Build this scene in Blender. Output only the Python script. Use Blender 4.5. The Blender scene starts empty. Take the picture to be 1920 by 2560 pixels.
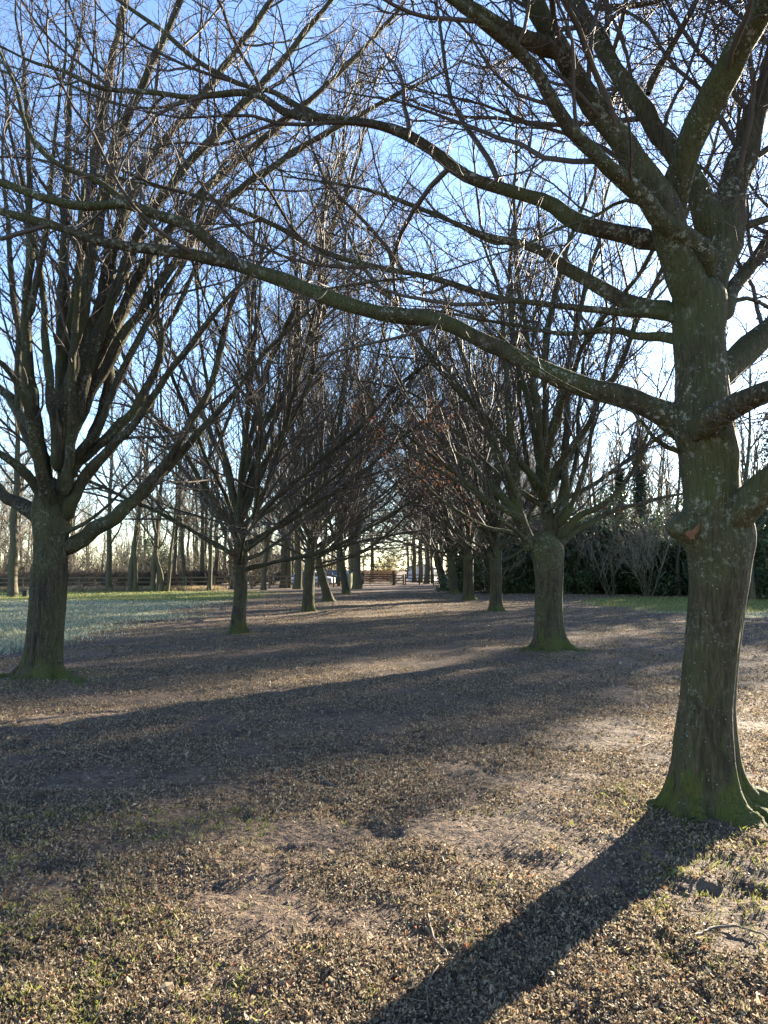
import bpy, math, random
import numpy as np
from mathutils import Vector

# ------------------------------------------------------------------ camera, sky, sun
S = bpy.context.scene
COL = S.collection
EYE, FPX = 1.56, 1923.0
PITCH = math.atan((1280 - 1424) / -FPX)
cd = bpy.data.cameras.new('camera')
cam = bpy.data.objects.new('camera', cd)
COL.objects.link(cam)
cam.location = (0, 0, EYE)
cam.rotation_euler = (math.radians(90) + PITCH, 0, 0)
cd.sensor_fit = 'HORIZONTAL'
cd.sensor_width = 36
cd.lens = 36 * FPX / 1920
cd.clip_start, cd.clip_end = 0.05, 3000
S.camera = cam

SUN_AZ, SUN_EL = math.radians(41), math.radians(17)
W = bpy.data.worlds.new('World')
S.world = W
W.use_nodes = True
nt = W.node_tree
bg = nt.nodes['Background']
sky = nt.nodes.new('ShaderNodeTexSky')
sky.sky_type = 'NISHITA'
sky.sun_disc = False
sky.sun_elevation = SUN_EL
sky.sun_rotation = SUN_AZ
sky.air_density, sky.dust_density, sky.ozone_density = 1.0, 0.2, 3.0
hs = nt.nodes.new('ShaderNodeHueSaturation')
hs.inputs['Saturation'].default_value = 1.0
hs.inputs['Hue'].default_value = 0.507
nt.links.new(sky.outputs[0], hs.inputs['Color'])
nt.links.new(hs.outputs[0], bg.inputs[0])
bg.inputs[1].default_value = 0.07
sl = bpy.data.lights.new('sun', 'SUN')
sl.energy = 5.0
sl.angle = math.radians(0.5)
sl.color = (1.0, 0.88, 0.69)
so = bpy.data.objects.new('sun', sl)
COL.objects.link(so)
SUNV = Vector((math.sin(SUN_AZ) * math.cos(SUN_EL), math.cos(SUN_AZ) * math.cos(SUN_EL), math.sin(SUN_EL)))
so.rotation_euler = SUNV.to_track_quat('Z', 'Y').to_euler()
so.location = SUNV * 60
S.view_settings.view_transform = 'Standard'
S.view_settings.look = 'None'
S.view_settings.exposure = 2.72
S.view_settings.gamma = 1
S.cycles.max_bounces = 5
S.cycles.diffuse_bounces = 3
S.cycles.glossy_bounces = 2
S.cycles.transmission_bounces = 3
S.cycles.caustics_reflective = False
S.cycles.caustics_refractive = False

FW = np.array((0, math.cos(PITCH), math.sin(PITCH)))
UP = np.array((0, -math.sin(PITCH), math.cos(PITCH)))


def ray(px, py):
    return FW + np.array((1.0, 0, 0)) * ((px - 960) / FPX) + UP * ((1280 - py) / FPX)


def at(px, py, Y):
    d = ray(px, py)
    return np.array((0, 0, EYE)) + d * (Y / d[1])


def ground_at(px, py):
    d = ray(px, py)
    return np.array((0, 0, EYE)) + d * (EYE / -d[2])


# ------------------------------------------------------------------ numpy helpers
def nrm(v):
    return v / np.maximum(np.linalg.norm(v, axis=-1, keepdims=True), 1e-9)


def _hash(i, j, seed):
    n = (i.astype(np.int64) * 374761393 + j.astype(np.int64) * 668265263 + seed * 974711) & 0x7fffffff
    n = ((n ^ (n >> 13)) * 1274126177) & 0x7fffffff
    return ((n ^ (n >> 16)) & 0xffff) / 65535.0


def vnoise(x, y, seed=0):
    i, j = np.floor(x), np.floor(y)
    u, v = x - i, y - j
    u, v = u * u * (3 - 2 * u), v * v * (3 - 2 * v)
    a, b = _hash(i, j, seed), _hash(i + 1, j, seed)
    c, d = _hash(i, j + 1, seed), _hash(i + 1, j + 1, seed)
    return (a * (1 - u) + b * u) * (1 - v) + (c * (1 - u) + d * u) * v


def fbm(x, y, seed=0, oc=4):
    s, a, t = 0, 0.5, 0
    for k in range(oc):
        s = s + a * vnoise(x * 2 ** k, y * 2 ** k, seed + k)
        t += a
        a *= 0.5
    return s / t


def mesh_np(name, V, F, mats, smooth=True, midx=None):
    """V (n,3), F (m,k) with k constant"""
    me = bpy.data.meshes.new(name)
    V = np.ascontiguousarray(V, dtype=np.float32)
    F = np.ascontiguousarray(F, dtype=np.int32)
    m, k = F.shape
    me.vertices.add(len(V))
    me.vertices.foreach_set('co', V.ravel())
    me.loops.add(m * k)
    me.loops.foreach_set('vertex_index', F.ravel())
    me.polygons.add(m)
    me.polygons.foreach_set('loop_start', np.arange(0, m * k, k, dtype=np.int32))
    if midx is not None:
        me.polygons.foreach_set('material_index', np.asarray(midx, dtype=np.int32))
    me.polygons.foreach_set('use_smooth', np.full(m, smooth, dtype=bool))
    for mt in (mats if isinstance(mats, (list, tuple)) else [mats]):
        me.materials.append(mt)
    me.update(calc_edges=True)
    return me


def join_geo(parts):
    Vs, Fs, o = [], [], 0
    for V, F in parts:
        Vs.append(V)
        Fs.append(F + o)
        o += len(V)
    return np.concatenate(Vs), np.concatenate(Fs)


def link(name, me, parent=None, loc=(0, 0, 0)):
    o = bpy.data.objects.new(name, me)
    COL.objects.link(o)
    o.location = loc
    if parent is not None:
        o.parent = parent
    return o


def tag(o, label=None, cat=None, group=None, kind=None):
    if label:
        o['label'] = label
    if cat:
        o['category'] = cat
    if group:
        o['group'] = group
    if kind:
        o['kind'] = kind
    return o


def thing(name, label, cat, loc, group=None, rotz=0):
    o = link(name, None, None, loc)
    o.rotation_euler = (0, 0, rotz)
    return tag(o, label, cat, group)


def dup(root, loc, rotz, scale=1.0, label=None, group=None):
    def cp(o, par):
        c = o.copy()
        COL.objects.link(c)
        c.parent = par
        for ch in o.children:
            cp(ch, c)
        return c
    r = cp(root, None)
    r.location = loc
    r.rotation_euler = (0, 0, rotz)
    r.scale = (scale, scale, scale) if not isinstance(scale, tuple) else scale
    if label:
        r['label'] = label
    if group:
        r['group'] = group
    return r


def tubes(P, R, sides):
    """P (N,K,3) polylines, R (N,K) radii -> quads"""
    N, K, _ = P.shape
    T = np.empty_like(P)
    T[:, 1:-1] = P[:, 2:] - P[:, :-2]
    T[:, 0] = P[:, 1] - P[:, 0]
    T[:, -1] = P[:, -1] - P[:, -2]
    T = nrm(T)
    mt = np.abs(T.mean(axis=1))
    ref = np.eye(3)[np.argmin(mt, axis=1)][:, None, :]
    A = nrm(np.cross(T, ref))
    B = np.cross(T, A)
    th = np.arange(sides) * 2 * math.pi / sides
    V = P[:, :, None, :] + R[:, :, None, None] * (np.cos(th)[None, None, :, None] * A[:, :, None, :] + np.sin(th)[None, None, :, None] * B[:, :, None, :])
    idx = np.arange(N * K * sides).reshape(N, K, sides)
    nx = np.roll(idx, -1, axis=2)
    F = np.stack((idx[:, :-1], idx[:, 1:], nx[:, 1:], nx[:, :-1]), axis=-1)
    return V.reshape(-1, 3), F.reshape(-1, 4)


def plen(P):
    return np.linalg.norm(np.diff(P, axis=1), axis=2).sum(axis=1)


def resample(pts, rad, K):
    """Catmull-Rom through pts, then K even points"""
    pts, rad = np.asarray(pts, float), np.asarray(rad, float)
    n = len(pts)
    if n > 2:
        e = np.vstack((2 * pts[0] - pts[1], pts, 2 * pts[-1] - pts[-2]))
        out, ro = [], []
        for i in range(n - 1):
            p0, p1, p2, p3 = e[i], e[i + 1], e[i + 2], e[i + 3]
            for t in np.linspace(0, 1, 10, endpoint=False):
                out.append(0.5 * (2 * p1 + (p2 - p0) * t + (2 * p0 - 5 * p1 + 4 * p2 - p3) * t * t + (3 * p1 - p0 - 3 * p2 + p3) * t ** 3))
                ro.append(rad[i] * (1 - t) + rad[i + 1] * t)
        out.append(pts[-1])
        ro.append(rad[-1])
        pts, rad = np.array(out), np.array(ro)
    s = np.concatenate(([0], np.cumsum(np.linalg.norm(np.diff(pts, axis=0), axis=1))))
    q = np.linspace(0, s[-1], K)
    return np.stack([np.interp(q, s, pts[:, c]) for c in range(3)], axis=1), np.interp(q, s, rad)


def extend(P, R, length, rng, rend=0.006, up=0.03, wob=0.10, step=0.35):
    n = max(3, int(length / step))
    d = nrm(P[-1] - P[-3])
    pts, rad = [p for p in P], [r for r in R]
    r0 = R[-1]
    for k in range(n):
        d = nrm(d + rng.normal(0, wob, 3) + np.array((0, 0, up)))
        pts.append(pts[-1] + d * step)
        rad.append(r0 + (rend - r0) * ((k + 1) / n) ** 0.8)
    return np.array(pts), np.array(rad)


def shoot(start, dirs, length, K, wob, up, rng):
    """N random-walk polylines"""
    N = len(start)
    P = np.empty((N, K, 3))
    P[:, 0] = start
    d = nrm(dirs)
    st = (length / (K - 1))[:, None]
    for k in range(1, K):
        P[:, k] = P[:, k - 1] + d * st
        d = nrm(d + rng.normal(0, wob, (N, 3)) + np.array((0, 0, up)))
    return P


def grow(P, R, rng, dens, ratio, ang, K, wob, up, rmin, tmin=0.15, taper=0.65, lmin=0.05, lmax=9, rk=0.011, bias=0.15):
    """children of every polyline: dens per metre"""
    N, KP, _ = P.shape
    L = plen(P)
    cnt = np.maximum(1, np.round(L * (1 - tmin) * dens + rng.uniform(-0.5, 0.5, N))).astype(int)
    own = np.repeat(np.arange(N), cnt)
    M = len(own)
    first = np.cumsum(cnt) - cnt
    k = np.arange(M) - first[own]
    t = tmin + (1 - tmin) * (k + rng.uniform(0.1, 0.9, M)) / cnt[own]
    f = t * (KP - 1)
    i = np.minimum(f.astype(int), KP - 2)
    u = (f - i)[:, None]
    pos = P[own, i] * (1 - u) + P[own, i + 1] * u
    rp = R[own, i] * (1 - u[:, 0]) + R[own, i + 1] * u[:, 0]
    T = nrm(P[own, i + 1] - P[own, i])
    ref = np.where(np.abs(T[:, 2:3]) > 0.9, np.array([[1.0, 0, 0]]), np.array([[0, 0, 1.0]]))
    A = nrm(np.cross(T, ref))
    B = np.cross(A, T)
    az = k * 2.4 + rng.uniform(0, 6.28, N)[own] + rng.normal(0, 0.6, M)
    side = A * np.cos(az)[:, None] + B * np.sin(az)[:, None]
    a = np.clip(rng.normal(ang, 0.2, M), 0.25, 1.5)
    d = T * np.cos(a)[:, None] + side * np.sin(a)[:, None] + np.array((0, 0, bias))
    ln = np.clip(L[own] * ratio * (1.12 - taper * t) * rng.uniform(0.45, 1.25, M), lmin, lmax)
    PP = shoot(pos, d, ln, K, wob, up, rng)
    r0 = np.maximum(np.minimum(rp * 0.72, rmin + rk * ln), rmin)
    s = np.linspace(0, 1, K)[None, :]
    RR = r0[:, None] * (1 - s) ** 0.8 + rmin * 0.7 * s ** 0.5
    RR = np.minimum(RR, r0[:, None])
    return PP, RR


# ------------------------------------------------------------------ materials
def newmat(name):
    m = bpy.data.materials.new(name)
    m.use_nodes = True
    t = m.node_tree
    return m, t, t.nodes['Principled BSDF'], t.links.new


def ramp(t, stops):
    r = t.nodes.new('ShaderNodeValToRGB')
    e = r.color_ramp.elements
    while len(e) < len(stops):
        e.new(0.5)
    for q, (p, c) in zip(e, stops):
        q.position = p
        q.color = (*c, 1) if len(c) == 3 else c
    return r


def noise(t, vec, scale, detail=4, rough=0.6):
    n = t.nodes.new('ShaderNodeTexNoise')
    n.inputs['Scale'].default_value = scale
    n.inputs['Detail'].default_value = detail
    n.inputs['Roughness'].default_value = rough
    if vec is not None:
        t.links.new(vec, n.inputs['Vector'])
    return n


def mapping(t, vec, scale):
    n = t.nodes.new('ShaderNodeMapping')
    n.inputs['Scale'].default_value = scale
    t.links.new(vec, n.inputs['Vector'])
    return n.outputs[0]


def mix(t, fac, a, b):
    n = t.nodes.new('ShaderNodeMix')
    n.data_type = 'RGBA'
    for s, v in ((n.inputs[0], fac), (n.inputs[6], a), (n.inputs[7], b)):
        if hasattr(v, 'links'):
            t.links.new(v, s)
        else:
            s.default_value = v if isinstance(v, float) else (*v, 1)
    return n.outputs[2]


def math_n(t, op, a, b=None, clamp=False):
    n = t.nodes.new('ShaderNodeMath')
    n.operation = op
    n.use_clamp = clamp
    for s, v in ((n.inputs[0], a), (n.inputs[1], b)):
        if v is None:
            continue
        if hasattr(v, 'links'):
            t.links.new(v, s)
        else:
            s.default_value = v
    return n.outputs[0]


def bark(name, dark, light, lichen=0.5, moss=0.7, fine=1.0, green=0.0, bump=0.6):
    m, t, b, L = newmat(name)
    tc = t.nodes.new('ShaderNodeTexCoord').outputs['Object']
    n1 = noise(t, mapping(t, tc, (14 * fine, 14 * fine, 2.2 * fine)), 1.6, 6, 0.65)
    n2 = noise(t, tc, 2.3, 4)
    n3 = noise(t, mapping(t, tc, (40 * fine, 40 * fine, 6 * fine)), 1.5, 3, 0.7)
    c = mix(t, ramp_out(t, n1.outputs[0], 0.35, 0.68), dark, light)
    c = mix(t, ramp_out(t, n2.outputs[0], 0.42, 0.68), c, tuple(x * y for x, y in zip(light, (0.75, 0.8, 0.6))))
    vc = t.nodes.new('ShaderNodeTexVoronoi')
    vc.feature = 'DISTANCE_TO_EDGE'
    vc.inputs['Scale'].default_value = 1.0
    wp = noise(t, tc, 5, 3)
    vm = t.nodes.new('ShaderNodeVectorMath')
    vm.operation = 'ADD'
    L(mapping(t, tc, (26 * fine, 26 * fine, 4.5 * fine)), vm.inputs[0])
    L(wp.outputs['Color'], vm.inputs[1])
    L(vm.outputs[0], vc.inputs['Vector'])
    crack = ramp_out(t, vc.outputs['Distance'], 0.10, 0.0)
    c = mix(t, math_n(t, 'MULTIPLY', crack, 0.14), c, tuple(x * 0.35 for x in dark))
    c = mix(t, math_n(t, 'MULTIPLY', ramp_out(t, n3.outputs[0], 0.62, 0.35), 0.55), c, tuple(x * 0.5 for x in dark))
    if green:
        ng = noise(t, tc, 1.1, 3)
        c = mix(t, math_n(t, 'MULTIPLY', ramp_out(t, ng.outputs[0], 0.40, 0.62), green), c, (0.085, 0.095, 0.03))
    if lichen:
        v = noise(t, tc, 24, 6, 0.75)
        v2 = noise(t, tc, 3.0, 2)
        k = math_n(t, 'MULTIPLY', ramp_out(t, v.outputs[0], 0.53, 0.60), ramp_out(t, v2.outputs[0], 0.44, 0.60))
        sz = t.nodes.new('ShaderNodeSeparateXYZ')
        L(tc, sz.inputs[0])
        k = math_n(t, 'MULTIPLY', k, math_n(t, 'ADD', math_n(t, 'MULTIPLY', ramp_out(t, sz.outputs[2], 1.4, 2.6), 0.7), 0.3))
        c = mix(t, math_n(t, 'MULTIPLY', k, lichen), c, (0.33, 0.33, 0.25))
        vo = t.nodes.new('ShaderNodeTexVoronoi')
        vo.inputs['Scale'].default_value = 38
        L(tc, vo.inputs['Vector'])
        k2 = ramp_out(t, vo.outputs['Distance'], 0.16, 0.10)
        k2 = math_n(t, 'MULTIPLY', k2, ramp_out(t, noise(t, tc, 7, 2).outputs[0], 0.5, 0.58))
        c = mix(t, math_n(t, 'MULTIPLY', k2, lichen), c, (0.46, 0.44, 0.36))
    if moss:
        sx = t.nodes.new('ShaderNodeSeparateXYZ')
        L(tc, sx.inputs[0])
        mr = t.nodes.new('ShaderNodeMapRange')
        mr.inputs[1].default_value, mr.inputs[2].default_value = 0.62, 0.0
        mr.inputs[3].default_value, mr.inputs[4].default_value = -0.35, 0.26
        L(sx.outputs[2], mr.inputs[0])
        nm = noise(t, mapping(t, tc, (7, 7, 2.2)), 1.2, 5)
        k = math_n(t, 'ADD', mr.outputs[0], math_n(t, 'SUBTRACT', math_n(t, 'MULTIPLY', nm.outputs[0], 2.0), 0.5))
        c = mix(t, math_n(t, 'MULTIPLY', ramp_out(t, k, 0.44, 0.66), moss), c, mix(t, n3.outputs[0], (0.028, 0.034, 0.008), (0.12, 0.13, 0.022)))
    L(c, b.inputs['Base Color'])
    b.inputs['Roughness'].default_value = 0.85
    b.inputs['Specular IOR Level'].default_value = 0.25
    bp = t.nodes.new('ShaderNodeBump')
    bp.inputs['Strength'].default_value = bump
    bp.inputs['Distance'].default_value = 0.03
    L(math_n(t, 'SUBTRACT', math_n(t, 'ADD', n1.outputs[0], math_n(t, 'MULTIPLY', n3.outputs[0], 0.8)), math_n(t, 'MULTIPLY', crack, 0.18)), bp.inputs['Height'])
    L(bp.outputs[0], b.inputs['Normal'])
    return m


def ramp_out(t, v, lo, hi):
    n = t.nodes.new('ShaderNodeMapRange')
    n.interpolation_type = 'SMOOTHSTEP'
    n.inputs[1].default_value, n.inputs[2].default_value = lo, hi
    n.inputs[3].default_value, n.inputs[4].default_value = 0, 1
    if lo > hi:
        n.inputs[1].default_value, n.inputs[2].default_value = hi, lo
        n.inputs[3].default_value, n.inputs[4].default_value = 1, 0
    t.links.new(v, n.inputs[0])
    return n.outputs[0]


def simple(name, col, rough=0.8, spec=0.3, var=0.25, scale=6.0, metal=0.0):
    m, t, b, L = newmat(name)
    tc = t.nodes.new('ShaderNodeTexCoord').outputs['Object']
    n = noise(t, tc, scale, 4)
    L(mix(t, n.outputs[0], tuple(c * (1 - var) for c in col), tuple(min(1, c * (1 + var)) for c in col)), b.inputs['Base Color'])
    b.inputs['Roughness'].default_value = rough
    b.inputs['Specular IOR Level'].default_value = spec
    b.inputs['Metallic'].default_value = metal
    return m


def leafmat(name, stops, transl=0.3, rough=0.6, spec=0.3):
    m, t, b, L = newmat(name)
    g = t.nodes.new('ShaderNodeNewGeometry')
    r = ramp(t, stops)
    L(g.outputs['Random Per Island'], r.inputs[0])
    L(r.outputs[0], b.inputs['Base Color'])
    b.inputs['Roughness'].default_value = rough
    b.inputs['Specular IOR Level'].default_value = spec
    tr = t.nodes.new('ShaderNodeBsdfTranslucent')
    L(r.outputs[0], tr.inputs[0])
    mx = t.nodes.new('ShaderNodeMixShader')
    mx.inputs[0].default_value = transl
    L(b.outputs[0], mx.inputs[1])
    L(tr.outputs[0], mx.inputs[2])
    L(mx.outputs[0], t.nodes['Material Output'].inputs['Surface'])
    return m


BARK_NEAR = bark('bark_mossy_grey', (0.045, 0.035, 0.018), (0.115, 0.09, 0.048), 0.9, 0.9, 1.0, 0.55, 1.0)
BARK_ROW = bark('bark_brown_grey', (0.035, 0.027, 0.016), (0.11, 0.086, 0.05), 0.5, 0.6, 1.0, 0.35, 0.9)
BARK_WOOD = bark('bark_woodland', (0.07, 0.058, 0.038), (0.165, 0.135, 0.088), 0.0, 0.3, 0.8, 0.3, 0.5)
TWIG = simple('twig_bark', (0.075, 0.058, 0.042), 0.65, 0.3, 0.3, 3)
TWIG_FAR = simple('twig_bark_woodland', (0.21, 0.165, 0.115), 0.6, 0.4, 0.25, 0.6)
TWIG_YELLOW = simple('twig_bark_yellow', (0.50, 0.40, 0.12), 0.6, 0.3, 0.25, 0.6)
TWIG_TAN = simple('twig_bark_tan', (0.22, 0.175, 0.11), 0.6, 0.4, 0.25, 0.6)
TWIG_PALE = simple('twig_bark_pale', (0.26, 0.22, 0.15), 0.6, 0.4, 0.25, 0.6)
LITTER = leafmat('dead_leaf_litter', [(0, (0.05, 0.038, 0.025)), (0.3, (0.13, 0.098, 0.062)), (0.62, (0.25, 0.192, 0.12)), (0.94, (0.42, 0.345, 0.225)), (0.994, (0.32, 0.13, 0.05))], 0.35, 0.6, 0.3)
DEADLEAF = leafmat('dead_hanging_leaf', [(0, (0.10, 0.045, 0.025)), (0.5, (0.19, 0.085, 0.045)), (1, (0.28, 0.155, 0.085))], 0.45)
GRASS = leafmat('grass_blade', [(0, (0.10, 0.12, 0.02)), (0.5, (0.20, 0.22, 0.05)), (0.8, (0.30, 0.29, 0.10)), (1, (0.40, 0.33, 0.17))], 0.4, 0.5)
DRYGRASS = leafmat('dry_grass_blade', [(0, (0.20, 0.15, 0.08)), (1, (0.42, 0.34, 0.20))], 0.35)
FROST = leafmat('frosted_grass_blade', [(0, (0.14, 0.15, 0.07)), (0.5, (0.31, 0.31, 0.19)), (1, (0.55, 0.53, 0.40))], 0.3, 0.5)
LAUREL = leafmat('laurel_leaf', [(0, (0.022, 0.04, 0.014)), (0.6, (0.06, 0.092, 0.032)), (1, (0.14, 0.18, 0.065))], 0.32, 0.32, 0.6)
LAUREL_LIT = leafmat('sunlit_laurel_leaf', [(0, (0.05, 0.09, 0.015)), (0.6, (0.10, 0.16, 0.03)), (1, (0.20, 0.25, 0.06))], 0.35, 0.35, 0.5)  # lit copy of the laurel leaf, sunlight put into its brighter colour
IVY = leafmat('ivy_leaf', [(0, (0.015, 0.03, 0.012)), (1, (0.05, 0.08, 0.03))], 0.2, 0.4, 0.5)
NEEDLE = leafmat('cedar_needles', [(0, (0.020, 0.035, 0.022)), (1, (0.055, 0.08, 0.045))], 0.15, 0.6)
FENCEWOOD = simple('weathered_fence_wood', (0.16, 0.135, 0.085), 0.85, 0.2, 0.3, 4)
GATEWOOD = simple('dark_gate_wood', (0.085, 0.07, 0.05), 0.85, 0.2, 0.3, 4)

# ------------------------------------------------------------------ tree positions along the avenue
R1 = ground_at(1768, 2045)
R2 = ground_at(1374, 1632)
R3 = ground_at(1240, 1531)
R4 = ground_at(1172, 1503)
R5 = ground_at(1136, 1487)
R6 = ground_at(1113, 1475)
L1 = ground_at(104, 1706)
L2 = ground_at(590, 1590)
L3 = ground_at(769, 1532)
L4 = ground_at(824, 1506)
L5 = ground_at(866, 1487)
ROWS = [R1, R2, R3, R4, R5, R6, L1, L2, L3, L4, L5]


# ------------------------------------------------------------------ ground
def zone_grass(x, y):
    w = 5.0 * (fbm(x * 0.5, y * 0.35, 40, 5) - 0.5)
    lw = np.clip((-6.3 - x + w + 0.02 * (30 - y)) / 2.6, 0, 1) * np.clip((y - 13.5 + w) / 3, 0, 1)
    lw = lw * np.clip((57 - y + w) / 2.5, 0, 1)
    rw = np.clip((x - 9.3 + w) / 1.6, 0, 1) * np.clip((y - 23.5 + w) / 2, 0, 1) * np.clip((44 - y + w) / 2.5, 0, 1)
    return np.maximum(lw, rw)


def zone_frost(x, y):
    w = 3 * (fbm(x * 0.3, y * 0.3, 50, 3) - 0.5)
    a = np.clip((41 - y + w) / 4, 0, 1) * (x < 0)
    b = np.clip((29.5 - y + w) / 2, 0, 1) * (x > 0)
    return np.maximum(a, b)


def height(x, y):
    d = np.sqrt(x * x + y * y)
    h = 0.05 * (fbm(x * 0.6, y * 0.6, 3, 3) - 0.5)
    c = fbm(x * 3.1, y * 3.1, 11, 3)
    h = h + 0.055 * (c - 0.5) / (1 + (d / 18) ** 2)
    h = h + 0.055 * np.abs(fbm(x * 10, y * 10, 21, 4) - 0.5) / (1 + (d / 9) ** 2)
    pit = np.clip(fbm(x * 3.4 + 9, y * 3.4, 31, 5) - 0.60, 0, 1)
    h = h - 0.20 * pit / (1 + (d / 12) ** 2)
    for p, a in zip(ROWS, [0.07, 0.09, 0.07, 0.07, 0.07, 0.07, 0.10, 0.06, 0.07, 0.07, 0.07]):
        r2 = (x - p[0]) ** 2 + (y - p[1]) ** 2
        h = h + a * np.exp(-r2 / 0.85)
    return h


def build_ground():
    ys = [1.2]
    while ys[-1] < 110:
        ys.append(ys[-1] + max(0.014, 0.0062 * ys[-1]))
    ys = np.array([-900, -300, -120, -60, -30, -15, -8, -4, -2, -1, 0, 0.5, 0.8, 1.0] + ys + [125, 150, 190, 260, 400, 700, 1300, 2600])
    xs = [0.0]
    while xs[-1] < 60:
        xs.append(xs[-1] + max(0.016, 0.009 * xs[-1]))
    xs = np.array(xs + [75, 100, 140, 220, 400, 900, 2600])
    xs = np.concatenate((-xs[:0:-1], xs))
    X, Y = np.meshgrid(xs, ys)
    Z = height(X, Y)
    n, k = X.shape
    idx = np.arange(n * k).reshape(n, k)
    F = np.stack((idx[:-1, :-1], idx[:-1, 1:], idx[1:, 1:], idx[1:, :-1]), -1).reshape(-1, 4)
    m, t, b, L = newmat('leafy_ground')
    me = mesh_np('ground', np.stack((X, Y, Z), -1).reshape(-1, 3), F, m)
    ca = me.color_attributes.new('zones', 'FLOAT_COLOR', 'POINT')
    zc = np.zeros((n * k, 4), np.float32)
    zc[:, 0] = zone_grass(X, Y).ravel()
    zc[:, 1] = zone_frost(X, Y).ravel()
    zc[:, 3] = 1
    ca.data.foreach_set('color', zc.ravel())
    at_ = t.nodes.new('ShaderNodeAttribute')
    at_.attribute_name = 'zones'
    sp = t.nodes.new('ShaderNodeSeparateColor')
    L(at_.outputs['Color'], sp.inputs[0])
    pos = t.nodes.new('ShaderNodeNewGeometry').outputs['Position']
    n1, n2, n3 = noise(t, pos, 0.45, 5), noise(t, pos, 22, 4, 0.7), noise(t, pos, 3.2, 5, 0.65)
    mud = mix(t, ramp_out(t, n2.outputs[0], 0.36, 0.66), (0.05, 0.035, 0.026), (0.20, 0.14, 0.095))
    mud = mix(t, ramp_out(t, n3.outputs[0], 0.44, 0.66), mud, (0.115, 0.08, 0.056))
    mud = mix(t, math_n(t, 'MULTIPLY', ramp_out(t, n1.outputs[0], 0.52, 0.68), 0.35), mud, (0.22, 0.155, 0.095))
    n4 = noise(t, pos, 1.1, 6, 0.7)
    mud = mix(t, math_n(t, 'MULTIPLY', ramp_out(t, n4.outputs[0], 0.52, 0.66), 0.65), mud, (0.045, 0.034, 0.026))
    gr = mix(t, ramp_out(t, n2.outputs[0], 0.35, 0.65), (0.05, 0.085, 0.018), (0.19, 0.21, 0.06))
    fr = mix(t, ramp_out(t, n2.outputs[0], 0.35, 0.65), (0.13, 0.135, 0.07), (0.43, 0.425, 0.30))
    fr = mix(t, ramp_out(t, n3.outputs[0], 0.40, 0.62), fr, (0.13, 0.15, 0.06))
    gr = mix(t, sp.outputs[1], gr, fr)
    edge = math_n(t, 'ADD', sp.outputs[0], math_n(t, 'MULTIPLY', math_n(t, 'SUBTRACT', n3.outputs[0], 0.5), 1.2))
    L(mix(t, ramp_out(t, edge, 0.3, 0.7), mud, gr), b.inputs['Base Color'])
    b.inputs['Roughness'].default_value = 0.9
    b.inputs['Specular IOR Level'].default_value = 0.2
    bp = t.nodes.new('ShaderNodeBump')
    bp.inputs['Strength'].default_value = 0.9
    bp.inputs['Distance'].default_value = 0.05
    L(math_n(t, 'ADD', n2.outputs[0], n3.outputs[0]), bp.inputs['Height'])
    L(bp.outputs[0], b.inputs['Normal'])
    tag(link('ground', me), 'brown leaf strewn woodland ground with frosted grass edges', 'ground', kind='structure')


build_ground()


def leaf_cards(pos, size, rng, tilt=0.5, aspect=0.55, curl=0.5, yaw=None, normal_up=True):
    """3x3 curled leaves as quads"""
    N = len(pos)
    u = np.array([-1, -1, -1, 0, 0, 0, 1, 1, 1.0])
    v = np.array([-.25, 0, .25, -1, 0, 1, -.2, 0, .2])
    cu = rng.normal(0, curl, N)[:, None]
    fo = rng.uniform(-0.2, 1.0, N)[:, None] * curl
    sz = size[:, None]
    asp = aspect * rng.uniform(0.7, 1.2, N)[:, None]
    lx = u[None] * sz
    ly = v[None] * sz * asp
    lz = sz * (cu * u[None] ** 2 + fo * np.abs(v[None]) * 0.6)
    loc = np.stack((lx, ly, lz), -1)
    yaw = rng.uniform(0, 6.283, N) if yaw is None else yaw
    a, b = rng.normal(0, tilt, N), rng.normal(0, tilt, N)

    def rot(q, ang, i, j):
        c, s = np.cos(ang)[:, None], np.sin(ang)[:, None]
        x, y = q[..., i].copy(), q[..., j].copy()
        q[..., i], q[..., j] = c * x - s * y, s * x + c * y
    rot(loc, a, 1, 2)
    rot(loc, b, 2, 0)
    rot(loc, yaw, 0, 1)
    V = (loc + pos[:, None, :]).reshape(-1, 3)
    q = np.array([[0, 3, 4, 1], [1, 4, 5, 2], [3, 6, 7, 4], [4, 7, 8, 5]])
    F = (np.arange(N)[:, None, None] * 9 + q[None]).reshape(-1, 4)
    return V, F


def build_litter():
    rng = np.random.default_rng(5)
    N = 1000000
    D = np.exp(rng.uniform(math.log(1.9), math.log(52), N))
    X = rng.uniform(-1, 1, N) * (0.66 * D + 1.0)
    clump = fbm(X * 1.7, D * 1.7, 61, 4)
    keep = (rng.uniform(0, 1, N) < np.clip((clump - 0.33) * 4.2, 0.07, 1)) & (rng.uniform(0, 1, N) > zone_grass(X, D) * 0.93)
    for p in ROWS[:2] + [L1, L2]:
        keep &= ((X - p[0]) ** 2 + (D - p[1]) ** 2) > 0.34 ** 2
    X, D = X[keep], D[keep]
    Z = height(X, D) + rng.uniform(0.0, 0.018, len(X))
    size = rng.uniform(0.0035, 0.0105, len(X)) * (1 + 0.05 * D)
    size = np.where(rng.uniform(0, 1, len(X)) < 0.015, size * 2.2, size)
    V, F = leaf_cards(np.stack((X, D, Z), -1), size, rng, 0.75, 0.5, 0.55)
    tag(link('leaf_litter', mesh_np('leaf_litter', V, F, LITTER, False)), 'dry brown fallen leaves covering the ground between the trees', 'fallen leaves', kind='stuff')


build_litter()


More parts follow.
